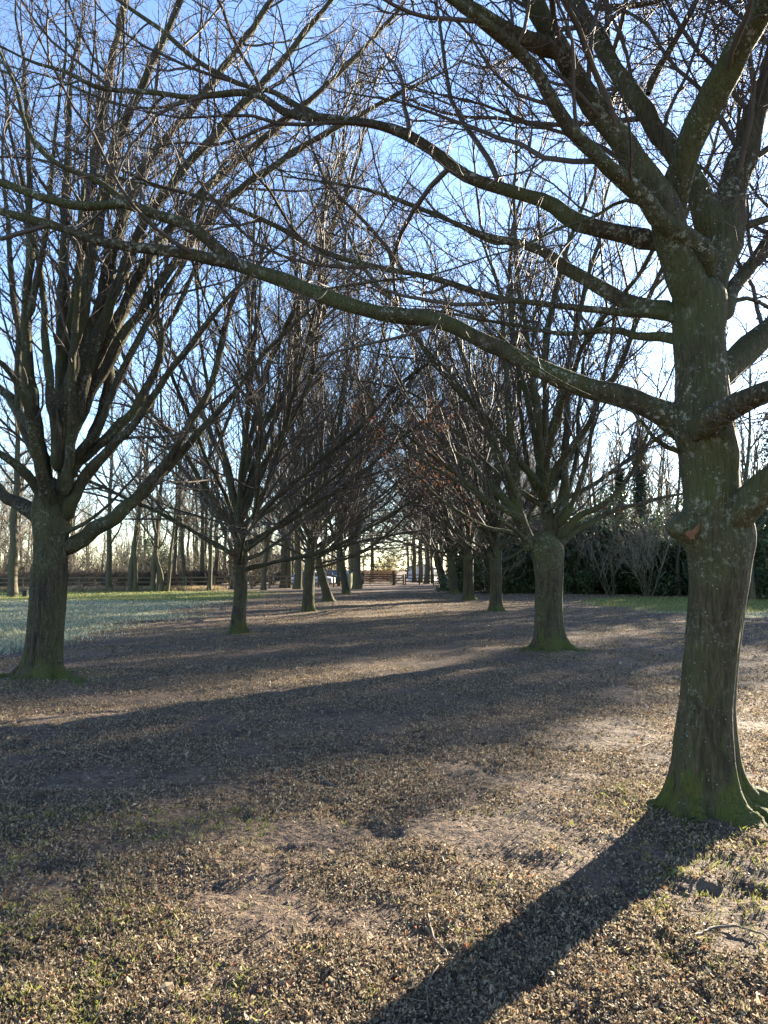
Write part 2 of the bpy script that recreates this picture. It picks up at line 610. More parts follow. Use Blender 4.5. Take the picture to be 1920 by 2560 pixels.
def blades(X, Y, h, w, rng, lean=0.45):
    N = len(X)
    Z = height(X, Y)
    yaw = rng.uniform(0, 6.283, N)
    lx, ly = rng.normal(0, lean, N) * h, rng.normal(0, lean, N) * h
    dx, dy = np.cos(yaw) * w, np.sin(yaw) * w
    V = np.empty((N, 4, 3))
    V[:, 0] = np.stack((X - dx, Y - dy, Z - 0.005), -1)
    V[:, 1] = np.stack((X + dx, Y + dy, Z - 0.005), -1)
    V[:, 2] = np.stack((X + dx * .6 + lx * .45, Y + dy * .6 + ly * .45, Z + h * 0.65), -1)
    V[:, 3] = np.stack((X + lx, Y + ly, Z + h), -1)
    F = np.arange(N * 4).reshape(N, 4)
    return V.reshape(-1, 3), F


def build_grass():
    rng = np.random.default_rng(8)
    # tufts in the trodden foreground
    cx, cy = [], []
    while len(cx) < 1500:
        y = math.exp(rng.uniform(math.log(2.0), math.log(5.2)))
        x = rng.uniform(-0.62 * y - .3, 0.62 * y + .3)
        wgt = 0.9 if x < -0.12 * y - 0.1 else 0.07
        if x > 0.33 * y and 3.0 < y < 4.4:
            wgt = 0.75
        if rng.uniform() < wgt * np.clip((fbm(np.array([x * 1.4]), np.array([y * 1.4]), 71, 3)[0] - 0.36) * 4, 0.05, 1):
            cx.append(x)
            cy.append(y)
    k = 9
    own = np.repeat(np.arange(len(cx)), k)
    X = np.array(cx)[own] + rng.normal(0, 0.022, len(own))
    Y = np.array(cy)[own] + rng.normal(0, 0.022, len(own))
    a = blades(X, Y, rng.uniform(0.01, 0.034, len(own)), rng.uniform(0.0005, 0.0012, len(own)), rng, 0.5)
    # sunlit lawn and tufts round the near trunks
    N = 150000
    Yl = np.exp(rng.uniform(math.log(13), math.log(60), N))
    Xl = rng.uniform(-0.62, 0.62, N) * Yl
    g, f = zone_grass(Xl, Yl), zone_frost(Xl, Yl)
    ok = rng.uniform(0, 1, N) < g
    fr = ok & (rng.uniform(0, 1, N) < f)
    gr = ok & ~fr
    b = blades(Xl[gr], Yl[gr], rng.uniform(0.03, 0.10, gr.sum()), 0.0022 * Yl[gr] ** 0.5, rng)
    c = blades(Xl[fr], Yl[fr], rng.uniform(0.03, 0.09, fr.sum()), 0.0022 * Yl[fr] ** 0.5, rng)
    parts = [a, b]
    for p, n, r in ((R1, 700, 0.62), (R2, 700, 0.75), (L1, 1200, 0.9), (L2, 300, 0.5), (R3, 300, 0.7)):
        th, rr = rng.uniform(0, 6.283, n), r * np.sqrt(rng.uniform(0.25, 1.2, n))
        x, y = p[0] + rr * np.cos(th), p[1] + rr * np.sin(th)
        parts.append(blades(x, y, rng.uniform(0.012, 0.04, n), rng.uniform(0.0007, 0.0018, n), rng, 0.5))
    n = 16000
    q = rng.uniform(0, 1, n)
    dry = blades(-34 + 21.5 * q + rng.normal(0, .3, n), 52.6 + 6.0 * q + rng.normal(-0.3, 0.5, n), rng.uniform(0.12, 0.42, n), np.full(n, 0.012), rng, 0.3)
    tag(link('dry_grass', mesh_np('dry_grass', *dry, DRYGRASS, False)), 'tall straw coloured dry grass along the foot of the left fence', 'dry grass', kind='stuff')
    V, F = join_geo(parts)
    tag(link('grass', mesh_np('grass', V, F, GRASS, False)), 'sparse green grass tufts and the sunlit lawn strips', 'grass', kind='stuff')
    tag(link('frosted_grass', mesh_np('frosted_grass', *c, FROST, False)), 'pale frosted grass in the shade beside the avenue', 'grass', kind='stuff')


build_grass()


# ------------------------------------------------------------------ trunks
def trunk_geo(path, rad, rng, sides=36, rings=64, flare=0.55, fl_h=0.28, lobes=5, rough=0.05, bumps=(), roots=(), ridge=0.05):
    """path in local coordinates, z from 0 up. bumps: (z, angle, size_z, size_angle, height). roots: (angle, width, reach)"""
    P, R = resample(path, rad, 200)
    zs = np.concatenate((np.linspace(0, 0.94, rings - 8) ** 1.4 / 0.94 ** 0.4, np.linspace(0.945, 1, 8)))
    f = zs * 199
    i = np.minimum(f.astype(int), 198)
    u = (f - i)[:, None]
    C = P[i] * (1 - u) + P[i + 1] * u
    r = R[i] * (1 - u[:, 0]) + R[i + 1] * u[:, 0]
    s = C[:, 2]
    ht = C[-1, 2]
    r = r * np.sqrt(np.clip(1 - np.clip((C[:, 2] - (ht - r)) / np.maximum(r, 1e-4), 0, 1) ** 2, 0.0004, 1))
    th = np.arange(sides) * 2 * math.pi / sides
    ph = rng.uniform(0, 6.28, 4)
    TH, Sg = np.meshgrid(th, s)
    lob = 0.45 * np.cos(lobes * TH + ph[0] + Sg * 0.3) + 0.3 * np.cos((lobes + 3) * TH + ph[1]) + 0.25 * np.cos((lobes * 2 + 1) * TH + ph[2] - Sg * 0.5)
    nz = fbm(TH * 3.2 + 20 + np.sin(Sg * 2), Sg * 2.0 + 7, int(ph[3] * 100), 4) - 0.5
    nz[:, -1] = nz[:, 0]
    n2 = fbm(TH * 10 + nz * 3, Sg * 3.2 + 3, int(ph[2] * 50), 3) - 0.5
    n2[:, -1] = n2[:, 0]
    rr = r[:, None] * (1 + rough * lob + rough * 2.2 * nz * np.abs(np.sin(TH / 2)) ** 0.5 + ridge * n2 * np.abs(np.sin(TH / 2)) ** 0.3)
    e = np.exp(-np.maximum(Sg, 0) / fl_h)
    rr = rr + r[:, None] * flare * e * (0.65 + 0.55 * lob)
    for a, w, reach in roots:
        dth = np.angle(np.exp(1j * (TH - a)))
        rr = rr + reach * np.exp(-(dth / w) ** 2) * np.exp(-np.maximum(Sg, 0) / 0.11)
    for z, a, sz, sa, hh in bumps:
        dth = np.angle(np.exp(1j * (TH - a)))
        rr = rr + hh * np.exp(-((Sg - z) / sz) ** 2 - (dth / sa) ** 2)
    Z = np.repeat(C[:, 2:3], sides, 1)
    V = np.stack((C[:, 0:1] + rr * np.cos(TH), C[:, 1:2] + rr * np.sin(TH), Z), -1)
    low = V[0].copy()
    cen = C[0, :2]
    low[:, :2] = cen + (low[:, :2] - cen) * 1.18
    low[:, 2] -= 0.14
    V = np.concatenate((low[None], V))
    top = V[-1].copy()
    top[:] = top.mean(0)
    V = np.concatenate((V, top[None]))
    n = len(V)
    idx = np.arange(n * sides).reshape(n, sides)
    nx = np.roll(idx, -1, 1)
    F = np.stack((idx[:-1], nx[:-1], nx[1:], idx[1:]), -1).reshape(-1, 4)
    return V.reshape(-1, 3), F


def collar(P, R, amt=None, ln=0.26):
    amt = (0.42 if R[min(4, len(R) - 1)] < 0.085 else 0.06) if amt is None else amt
    s = np.concatenate(([0], np.cumsum(np.linalg.norm(np.diff(P, axis=0), axis=1))))
    dome = np.sqrt(np.clip(1 - (1 - np.clip((s + 0.004) / (0.9 * R[0] + 1e-4), 0, 1)) ** 2, 0.002, 1))
    return R * (1 + amt * np.exp(-s / ln)) * dome


def limb_geo(P, R, rng, sides=14):
    """one limb with uneven bark, slight kinks and swellings"""
    K = len(P)
    sl_ = np.arange(K) * 0.11
    e0 = np.clip(np.arange(K) / 4.0, 0, 1)
    o = rng.uniform(0, 99, 4)
    J = np.stack([fbm(sl_ * 2.2 + o[c], sl_ * 0 + c, 9, 3) - 0.5 for c in range(3)], -1)
    P = P + J * (R * e0)[:, None] * 1.1
    R = R * (1 + 0.42 * e0 * (fbm(sl_ * 3.1 + o[3], sl_ * 0, 13, 3) - 0.5))
    V, F = tubes(P[None], R[None], sides)
    V = V.reshape(K, sides, 3)
    C = P[:, None, :]
    th = np.arange(sides) * 2 * math.pi / sides
    TH, SS = np.meshgrid(th, np.arange(K) * 0.35)
    nz = fbm(np.cos(TH) * 1.3 + SS + rng.uniform(0, 50), np.sin(TH) * 1.3 + SS * 0.6, 5, 3) - 0.5
    V = C + (V - C) * (1 + 0.38 * nz[..., None])
    return V.reshape(-1, 3), F


# level settings: (dens, ratio, ang, K, wob, up, rmin_mult, tmin, lmin, lmax, sides)
def twig_geo(P, R, rng, levels, rmin):
    parts = []
    cp, cr = P, R
    pools = []
    for lv in levels:
        cp, cr = grow(cp, cr, rng, lv['d'], lv['ratio'], lv.get('ang', 0.75), lv['K'], lv.get('wob', 0.12), lv.get('up', 0.02), rmin * lv.get('rm', 1), lv.get('tmin', 0.15), lv.get('taper', 0.65), lv.get('lmin', 0.05), lv.get('lmax', 3), lv.get('rk', 0.009), lv.get('bias', 0.12))
        parts.append(tubes(cp, cr, lv.get('S', 3)))
        pools.append((cp, cr))
    return join_geo(parts), pools


def surface_roots(t, specs, r0, rng, m):
    for a, reach, rr in specs:
        k = 12
        q = np.linspace(0, 1, k)
        ang = a + np.cumsum(rng.normal(0, 0.07, k))
        d = r0 * 0.55 + (reach - r0 * 0.55) * q
        P = np.stack((d * np.cos(ang), d * np.sin(ang), 0.12 * np.exp(-q * 3.6) - 0.05 * q), -1)
        P[:, 2] += height(P[:, 0] + t.location[0], P[:, 1] + t.location[1]) - 0.02
        P, R = resample(P, rr * (1 - 0.72 * q), 30)
        link('root', mesh_np('root', *limb_geo(P, R, rng, 12), m), t)


def near_levels(k=1.0):
    return [dict(d=4.2 * k, ratio=0.38, K=12, S=5, wob=0.15, up=0.03, rm=1.4, tmin=0.14, lmin=0.35, lmax=2.6, ang=0.8, rk=0.0075),
            dict(d=11 * k, ratio=0.38, K=9, S=3, wob=0.22, up=0.02, rm=1.1, lmin=0.14, lmax=1.0, ang=0.8, rk=0.006),
            dict(d=17 * k, ratio=0.40, K=6, S=3, wob=0.28, up=0.0, rm=0.85, lmin=0.06, lmax=0.4, ang=0.95, rk=0.004)]


def detailed_tree(name, label, group, base, trunk, limbs, levels, rmin, rng, bark_m=BARK_ROW, twig_m=TWIG, extra=None, dens=None):
    t = thing(name, label, 'tree', base, group)
    link('trunk', mesh_np('trunk', *trunk, bark_m), t)
    pools = []
    for j, (P, R) in enumerate(limbs):
        n = max(12, int(np.linalg.norm(np.diff(P, axis=0), axis=1).sum() / 0.11))
        P, R = resample(P, R, n)
        l = link('limb', mesh_np('limb', *limb_geo(P, collar(P, R), rng, 14 if R[0] > 0.03 else 9), bark_m), t)
        Pc, Rc = resample(P, R, 32)
        kd = dens.get(j, 1.0) if dens else 1.0
        g, pl = twig_geo(Pc[None], Rc[None], rng, [dict(v, d=v['d'] * (kd if q == 0 else kd ** 0.3)) for q, v in enumerate(levels)], rmin)
        link('twigs', mesh_np('twigs', *g, twig_m), l)
        pools.append((Pc, pl))
    if extra:
        extra(t, pools)
    return t


def vase_limbs(rng, fork, n, lo, hi, lmin, lmax, r0, z0=-0.35, z1=0.5, lean=(0, 0), up=0.03, skip=None):
    out = []
    for i in range(n):
        q = i / max(1, n - 1)
        az = i * 2.39996 + rng.uniform(-0.3, 0.3)
        if skip is not None and skip(az):
            continue
        el = math.radians(lo + (hi - lo) * q ** 1.15 + rng.uniform(-9, 9))
        L = (lmin + (lmax - lmin) * rng.uniform(0.2, 1) * (0.55 + 0.45 * q))
        d = np.array((math.cos(az) * math.cos(el) + lean[0], math.sin(az) * math.cos(el) + lean[1], math.sin(el)))
        st = np.array(fork) + np.array((0, 0, z0 + (z1 - z0) * q))
        K = 14
        P = shoot(st[None], d[None], np.array([L]), K, 0.10, up, rng)[0]
        rr = r0 * rng.uniform(0.75, 1.1) * (0.75 + 0.45 * q)
        R = rr * (1 - np.linspace(0, 1, K)) ** 0.75 + 0.007
        out.append((P, R))
    return out


# ------------------------------------------------------------------ the big tree on the right of the path
def trace(base, pts, d0, d1, k=1.0, ext=0, rng=None, rend=0.006, dp=1.0, up=0.02):
    """points (px,py,width_px) read off the photo, laid from depth d0 to d1, in the tree's own coordinates"""
    n = len(pts)
    s = np.concatenate(([0], np.cumsum([math.hypot(pts[i + 1][0] - pts[i][0], pts[i + 1][1] - pts[i][1]) for i in range(n - 1)])))
    s = (s / s[-1]) ** dp
    P, R = [], []
    w0 = None
    for (px, py, *w), q in zip(pts, s):
        Y = d0 + (d1 - d0) * q
        P.append(at(px, py, Y) - base)
        w0 = w[0] if w else w0
        R.append(w0 * k * Y / FPX / 2)
    P, R = resample(P, R, max(16, n * 4))
    if ext:
        P, R = extend(P, R, ext, rng, rend, up)
    return P, R


def build_right_near():
    rng = np.random.default_rng(101)
    b = np.array((R1[0], R1[1], 0.0))
    Y = R1[1]

    def tp(px, py, w):
        p = at(px, py, Y) - b
        return p, w * Y / FPX / 2
    tr = [tp(1768, 2040, 152), tp(1764, 1960, 150), tp(1764, 1860, 146), tp(1768, 1760, 143), tp(1778, 1640, 144), tp(1790, 1520, 150), tp(1798, 1440, 160), tp(1795, 1370, 172), tp(1786, 1300, 160), tp(1778, 1220, 152), tp(1768, 1150, 150), tp(1762, 1080, 160), tp(1757, 1020, 158),
          tp(1752, 930, 140), tp(1748, 850, 142), tp(1748, 780, 150), tp(1748, 720, 150), tp(1750, 690, 120)]
    path = [p for p, _ in tr]
    path[0][2] = 0
    path = [p * np.array((1, 1, 1)) for p in path]
    rad = [r * (0.88 if i > 2 else 0.95) for i, (_, r) in enumerate(tr)]
    zb = (at(1720, 1322, Y) - b)[2]
    zq = (at(1850, 1320, Y) - b)[2]
    trunk = trunk_geo(path, rad, rng, 150, 260, 0.36, 0.26, 5, 0.03, ridge=0.06,
                      bumps=[(zb, math.radians(192), 0.10, 0.45, 0.17), (zq, math.radians(-15), 0.16, 0.6, 0.05), (2.45, math.radians(200), 0.12, 0.5, 0.04), (2.3, math.radians(-60), 0.15, 0.6, 0.05)],
                      roots=[(math.radians(-72), 0.40, 0.34), (math.radians(-12), 0.28, 0.5), (math.radians(-150), 0.5, 0.16), (math.radians(160), 0.4, 0.16), (math.radians(80), 0.4, 0.2)])
    T = lambda pts, d1, ext=0, d0=0, **kw: trace(b, pts, Y + d0, Y + d1, 0.86, ext, rng, **kw)
    limbs = [
        # left stem and its leaders
        T([(1748, 850, 60), (1737, 780, 96), (1716, 712, 108), (1690, 655, 108), (1665, 600, 104), (1650, 530, 100), (1630, 470, 98), (1600, 425, 86), (1550, 345, 80), (1490, 262, 76), (1430, 180, 72), (1375, 80, 66), (1330, -20, 62), (1260, -160, 52)], -0.5, 4.5),
        T([(1400, 140, 50), (1365, 120, 48), (1300, 95, 42), (1220, 45, 38), (1120, -15, 34), (1040, -80, 28)], -0.9, 2.5, -0.45),
        T([(1775, 690, 70), (1760, 640, 60), (1707, 597, 54), (1650, 565, 52), (1615, 505, 48), (1556, 451, 44), (1500, 390, 42), (1434, 330, 40), (1370, 240, 38), (1307, 145, 36), (1215, 65, 34), (1122, -5, 32), (1020, -90, 26)], -1.1, 2.5, -0.1),
        T([(1660, 560, 80), (1690, 470, 78), (1735, 370, 76), (1795, 249, 74), (1863, 104, 70), (1909, 0, 66), (1950, -110, 60)], -0.9, 3.5, 0.05),
        # right stem
        T([(1762, 820, 70), (1778, 730, 104), (1802, 640, 108), (1818, 560, 104), (1842, 463, 92), (1888, 289, 80), (1935, 150, 70), (1980, 20, 60)], 0.5, 4.5),
        T([(1800, 600, 90), (1765, 520, 72), (1725, 450, 64), (1683, 370, 62), (1630, 300, 60), (1573, 231, 58), (1525, 150, 54), (1481, 69, 52), (1440, 0, 50), (1385, -110, 44)], 0.9, 4.0, 0.1),
        T([(1620, 235, 22), (1630, 205, 19), (1652, 165, 18), (1677, 121, 17), (1705, 70, 17), (1741, 0, 15), (1775, -70, 13)], 0.9, 1.6, 0.7),
        T([(1518, 120, 16), (1518, 85, 15), (1519, 30, 14), (1516, -60, 12)], 0.9, 1.5, 0.8),
        T([(1485, 20, 20), (1525, 18, 17), (1580, 14, 15), (1650, 0, 13), (1720, -40, 10)], 1.1, 1.0, 0.85),
        # long limbs reaching left across the path
        T([(1650, 615, 62), (1602, 594, 50), (1527, 573, 46), (1440, 550, 44), (1365, 503, 42), (1250, 475, 40), (1151, 434, 38), (1076, 376, 36), (1012, 336, 34), (960, 318, 30), (890, 303, 27), (810, 295, 24), (712, 283, 22), (631, 232, 20), (521, 237, 17), (480, 243, 15), (376, 231, 14), (249, 220, 13), (162, 179, 11), (81, 156, 9), (0, 116, 7)], 1.1, 0.6),
        T([(800, 292, 20), (745, 265, 17), (683, 232, 16), (590, 208, 15), (492, 150, 14), (405, 75, 12), (312, 12, 11), (270, -20, 9)], 1.2, 1.0, 0.75),
        T([(490, 240, 10), (405, 269, 9), (324, 266, 8), (249, 243, 7), (150, 200, 6)], 1.5, 0.5, 1.0),
        T([(1700, 790, 60), (1653, 768, 44), (1600, 757, 40), (1563, 750, 38), (1504, 716, 36), (1445, 680, 34), (1400, 660, 32), (1365, 636, 28), (1307, 614, 25), (1210, 590, 20), (1110, 545, 16), (1000, 500, 13), (900, 470, 10)], 1.6, 1.2),
        T([(1700, 800, 36), (1649, 783, 30), (1563, 784, 24), (1481, 775, 22), (1400, 766, 21), (1250, 748, 18), (1100, 700, 16), (900, 660, 15), (790, 620, 14), (690, 565, 13), (584, 521, 12), (492, 492, 11), (359, 457, 10), (283, 445, 9), (191, 428, 8), (104, 399, 7), (0, 392, 6)], 2.0, 0.4),
        T([(1715, 860, 36), (1667, 843, 26), (1590, 845, 20), (1554, 829, 18), (1490, 825, 16), (1400, 834, 14), (1300, 815, 11), (1200, 800, 9)], 1.4, 1.0),
        T([(1760, 1090, 110), (1712, 1066, 84), (1643, 1024, 66), (1551, 984, 60), (1447, 955, 58), (1331, 914, 54), (1215, 856, 52), (1099, 804, 49), (995, 787, 47), (903, 770, 45), (810, 741, 43), (694, 694, 42), (602, 665, 38), (509, 642, 34), (347, 619, 30), (231, 596, 27), (116, 561, 25), (0, 527, 23), (-130, 490, 20)], 0.7, 2.6),
        T([(620, 672, 30), (579, 654, 32), (521, 602, 31), (463, 561, 30), (376, 532, 29), (312, 509, 28), (255, 509, 28), (174, 509, 27), (87, 486, 24), (0, 457, 22), (-90, 440, 19)], 0.35, 2.0, 0.5),
        T([(330, 512, 20), (312, 505, 18), (243, 451, 17), (162, 422, 15), (104, 376, 14), (64, 312, 12), (41, 226, 11), (12, 162, 10), (-20, 90, 8)], 0.3, 1.0, 0.45),
        # right side
        T([(1735, 1095, 50), (1771, 1050, 68), (1829, 1019, 66), (1920, 985, 60), (2010, 950, 54)], -0.9, 3.0, -0.12),
        T([(1745, 1020, 70), (1800, 955, 80), (1852, 897, 72), (1920, 815, 64), (2000, 720, 56)], 0.7, 3.5),
        T([(1790, 800, 60), (1852, 694, 42), (1920, 603, 38), (1990, 520, 34)], 0.8, 3.0),
        T([(1800, 640, 36), (1845, 575, 24), (1920, 545, 20), (2000, 520, 17)], 0.4, 2.0, 0.2),
        T([(1785, 1345, 60), (1830, 1292, 92), (1880, 1240, 88), (1930, 1190, 78), (2010, 1110, 66)], -0.45, 3.0),
        T([(1790, 820, 26), (1830, 760, 14), (1880, 750, 12), (1960, 790, 10)], 0.6, 1.0, 0.2),
        # thin twisted shoots low on the left side
        T([(1700, 1130, 16), (1670, 1120, 12), (1635, 1096, 10), (1610, 1060, 8), (1595, 1040, 7), (1560, 1020, 5), (1500, 1000, 4)], -0.3, 0.5),
        T([(1640, 520, 14), (1560, 500, 10), (1480, 545, 9), (1400, 570, 8), (1310, 615, 7), (1220, 640, 5)], -0.6, 0.4, -0.1),
    ]
    burl = None

    def extra(t, pools):
        surface_roots(t, [(math.radians(-75), 0.62, 0.085), (math.radians(-40), 0.7, 0.07), (math.radians(-8), 1.1, 0.09), (math.radians(-125), 0.55, 0.07), (math.radians(170), 0.6, 0.075)], 0.24, rng, BARK_NEAR)
        # raw cut on the burl
        c = at(1705, 1330, Y) - b
        pts = [(1717, 1313), (1711, 1318), (1703, 1328), (1692, 1330), (1686, 1336), (1692, 1343), (1699, 1351), (1708, 1352), (1706, 1342), (1714, 1334), (1716, 1322)]
        dep = -0.185
        V = [(at(px, py, Y) - b) + np.array((0, dep + (px - 1700) * -0.0012, 0)) for px, py in pts]
        n = len(V)
        V2 = [v + np.array((0.01, 0.05, 0)) for v in V]
        cen = np.mean(V, axis=0) + np.array((0, -0.004, 0))
        VV = np.array(V + V2 + [cen])
        me = bpy.data.meshes.new('cut_scar')
        me.from_pydata(VV.tolist(), [], [(i, (i + 1) % n, 2 * n) for i in range(n)] + [(i, n + i, n + (i + 1) % n, (i + 1) % n) for i in range(n)])
        me.materials.append(simple('raw_orange_wood', (0.15, 0.072, 0.036), 0.85, 0.2, 0.5, 45))
        o = link('cut_scar', me, t)
        tag(o, 'raw orange wood where bark is torn off the burl')
    detailed_tree('mossy_tree', 'big mossy grey trunk in the near right, lowest limb reaching over the path', 'trees of the right avenue row', b, trunk, limbs, near_levels(1.15), 0.0019, rng, BARK_NEAR, TWIG, extra, {0: 0.9, 3: 1.7, 4: 1.7, 5: 1.7, 6: 1.5, 7: 1.5, 8: 1.5, 18: 1.5, 19: 1.5, 20: 1.5, 9: 0.5, 10: 0.7, 11: 0.7, 12: 0.6, 13: 0.55, 14: 0.6, 15: 0.18, 16: 0.35, 17: 0.6})


build_right_near()


# ------------------------------------------------------------------ left near tree
def build_left_near():
    rng = np.random.default_rng(202)
    b = np.array((L1[0], L1[1], 0.0))
    Y = L1[1]

    def tp(px, py, w):
        return at(px, py, Y) - b, w * Y / FPX / 2
    tr = [tp(104, 1706, 84), tp(106, 1660, 82), tp(112, 1600, 82), tp(117, 1540, 84), tp(122, 1480, 84), tp(124, 1440, 86), tp(126, 1400, 80), tp(127, 1350, 82), tp(127, 1310, 90), tp(124, 1275, 88), tp(124, 1230, 66), tp(124, 1190, 44)]
    path, rad = [p for p, _ in tr], [r for _, r in tr]
    path[0][2] = 0
    trunk = trunk_geo(path, rad, rng, 96, 150, 0.45, 0.22, 6, 0.05, ridge=0.12, bumps=[(1.55, math.radians(180), 0.1, 0.6, 0.03), (1.75, math.radians(-30), 0.08, 0.6, 0.03)],
                      roots=[(math.radians(-15), 0.3, 0.75), (math.radians(-60), 0.3, 0.35), (math.radians(-120), 0.35, 0.35), (math.radians(190), 0.35, 0.6), (math.radians(70), 0.4, 0.4)])
    sc, oy = 2.592, 600

    def T(pts, d1, ext=3.0, d0=0.0, w=None):
        p = [(x / sc, oy + y / sc, ww * 1.08 / sc) for x, y, ww in pts]
        return trace(b, p, Y + d0, Y + d1, 1.0, ext, rng, up=0.03)
    limbs = [
        T([(360, 2010, 110), (420, 1985, 105), (500, 1955, 100), (640, 1880, 92), (800, 1770, 80), (920, 1640, 72), (1050, 1480, 66), (1130, 1370, 56), (1230, 1200, 52), (1330, 1030, 46), (1400, 830, 40), (1450, 600, 34), (1500, 400, 28), (1560, 260, 22)], 0.8, 2.0),
        T([(1020, 1530, 44), (1100, 1460, 44), (1200, 1350, 42), (1370, 1160, 38), (1500, 1010, 33), (1659, 800, 28), (1800, 650, 22)], 0.2, 2.0, 0.4),
        T([(400, 1830, 100), (450, 1720, 84), (500, 1600, 76), (600, 1480, 66), (750, 1310, 56), (900, 1150, 50), (1040, 960, 44), (1200, 720, 38), (1350, 520, 32), (1500, 350, 26), (1600, 250, 20)], -0.7, 2.5),
        T([(420, 1560, 80), (480, 1450, 72), (600, 1350, 64), (740, 1220, 58), (850, 1130, 54), (930, 1000, 48), (1020, 820, 42), (1050, 600, 36), (1020, 480, 24), (1030, 350, 20), (1020, 180, 16)], 0.4, 1.5),
        T([(1035, 640, 30), (1060, 585, 30), (1150, 450, 28), (1200, 330, 26), (1270, 160, 22), (1340, 20, 18)], 0.7, 2.0, 0.35),
        T([(560, 1380, 60), (610, 1260, 66), (670, 1100, 70), (710, 900, 66), (700, 700, 58), (700, 500, 50), (720, 300, 44), (740, 100, 38), (770, -150, 30)], 1.3, 3.0, 0.3),
        T([(705, 760, 44), (740, 640, 42), (800, 450, 38), (860, 270, 34), (940, 150, 28), (1060, 20, 22)], 1.8, 2.5, 1.0),
        T([(390, 1760, 120), (410, 1600, 110), (405, 1400, 95), (400, 1200, 88), (400, 1000, 80), (395, 700, 72), (400, 400, 66), (410, 100, 58), (420, -200, 50), (440, -600, 40), (450, -1000, 30)], 0.3, 2.5),
        T([(400, 1500, 70), (450, 1250, 66), (490, 1080, 62), (520, 900, 58), (545, 650, 54), (560, 400, 48), (580, 100, 42), (600, -300, 34), (620, -700, 26)], 1.0, 2.5, 0.3),
        T([(340, 1790, 110), (290, 1600, 95), (240, 1350, 84), (200, 1100, 78), (180, 850, 70), (172, 600, 62), (180, 300, 54), (190, 0, 46), (190, -400, 38), (180, -800, 28)], -0.9, 2.5),
        T([(310, 1740, 70), (270, 1650, 58), (180, 1540, 54), (50, 1420, 46), (-100, 1300, 38), (-300, 1100, 28)], -1.0, 3.0),
        T([(330, 1900, 110), (230, 1800, 92), (130, 1720, 84), (0, 1620, 72), (-150, 1500, 60), (-350, 1330, 44)], 0.5, 3.0),
        T([(310, 1600, 80), (240, 1260, 66), (140, 1130, 58), (60, 1020, 50), (-50, 920, 42), (-180, 700, 32)], 0.9, 3.0),
        T([(370, 1500, 60), (330, 1000, 52), (300, 700, 48), (285, 450, 44), (255, 200, 38), (220, 0, 32), (170, -300, 24)], -0.6, 3.0, -0.2),
        T([(400, 1900, 30), (440, 1885, 26), (560, 1830, 22), (700, 1720, 18), (820, 1590, 13)], -0.9, 1.2, -0.2),
        T([(300, 1700, 60), (230, 1330, 48), (200, 1150, 44), (150, 1010, 40), (30, 820, 34), (-60, 760, 28)], -1.4, 3.0, -0.3),
        T([(420, 1650, 70), (440, 1450, 58), (470, 1200, 54), (470, 900, 48), (480, 600, 44), (500, 250, 38), (520, -100, 30), (560, -500, 22)], -1.2, 2.5, -0.2),
        T([(280, 1500, 60), (150, 1200, 50), (110, 900, 46), (120, 600, 42), (80, 300, 36), (60, 0, 30), (20, -400, 22)], 1.4, 3.0, 0.2),
        T([(440, 1000, 46), (560, 760, 42), (640, 480, 38), (700, 200, 32), (820, -120, 26), (960, -500, 20)], 2.0, 2.5, 0.6),
        T([(410, 700, 40), (470, 430, 36), (530, 100, 32), (640, -260, 26), (740, -650, 20)], -1.5, 2.5, -0.3),
        T([(190, 500, 40), (240, 250, 36), (300, -50, 32), (330, -400, 26), (370, -800, 20)], -1.6, 2.5, -0.8),
    ]
    for pts, dd in (([(150, 1180, 34), (200, 960, 31), (262, 700, 28), (330, 480, 25), (430, 330, 22), (540, 190, 19), (640, 60, 16), (700, -40, 13)], 1.2),
                    ([(160, 1130, 34), (240, 860, 30), (330, 620, 27), (440, 450, 24), (560, 310, 20), (680, 180, 17), (780, 60, 15), (850, -30, 12)], 0.2),
                    ([(165, 1110, 32), (270, 850, 28), (390, 620, 25), (520, 470, 22), (660, 350, 19), (790, 235, 16), (900, 130, 13), (1000, 20, 10)], 2.2),
                    ([(140, 1150, 32), (190, 850, 29), (240, 600, 26), (300, 360, 23), (360, 200, 20), (430, 50, 17), (470, -60, 14)], -0.8),
                    ([(170, 1090, 30), (300, 860, 26), (430, 660, 23), (570, 500, 20), (720, 390, 17), (880, 300, 14), (1020, 220, 10)], 1.0),
                    ([(150, 1050, 32), (180, 800, 29), (215, 560, 26), (250, 340, 23), (280, 140, 20), (330, -60, 16)], 1.6)):
        limbs.append(trace(b, pts, Y + dd * 0.1, Y + dd, 1.0, 1.5, rng, up=0.02))
    limbs += vase_limbs(rng, path[-2], 1, 58, 86, 8.5, 11.5, 0.075, -0.2, 0.4)
    lv = [dict(d=2.3, ratio=0.30, K=10, S=4, wob=0.12, up=0.04, rm=1.3, tmin=0.2, lmin=0.5, lmax=2.6, ang=0.65, rk=0.0085),
          dict(d=6.5, ratio=0.36, K=7, S=3, wob=0.2, up=0.02, rm=1.1, lmin=0.2, lmax=1.1, ang=0.75, rk=0.007),
          dict(d=13.0, ratio=0.40, K=5, S=3, wob=0.26, up=0.0, rm=0.9, lmin=0.09, lmax=0.45, ang=0.95, rk=0.006)]
    detailed_tree('many_stemmed_tree', 'broad tree at the left with pale dusty trunk and many upright stems', 'trees of the left avenue row', b, trunk, limbs, lv, 0.0024, rng,
                  extra=lambda t, p: surface_roots(t, [(math.radians(-12), 1.25, 0.085), (math.radians(-35), 0.95, 0.075), (math.radians(-95), 0.62, 0.06), (math.radians(195), 0.95, 0.085), (math.radians(225), 0.8, 0.07)], 0.26, rng, BARK_NEAR))


build_left_near()


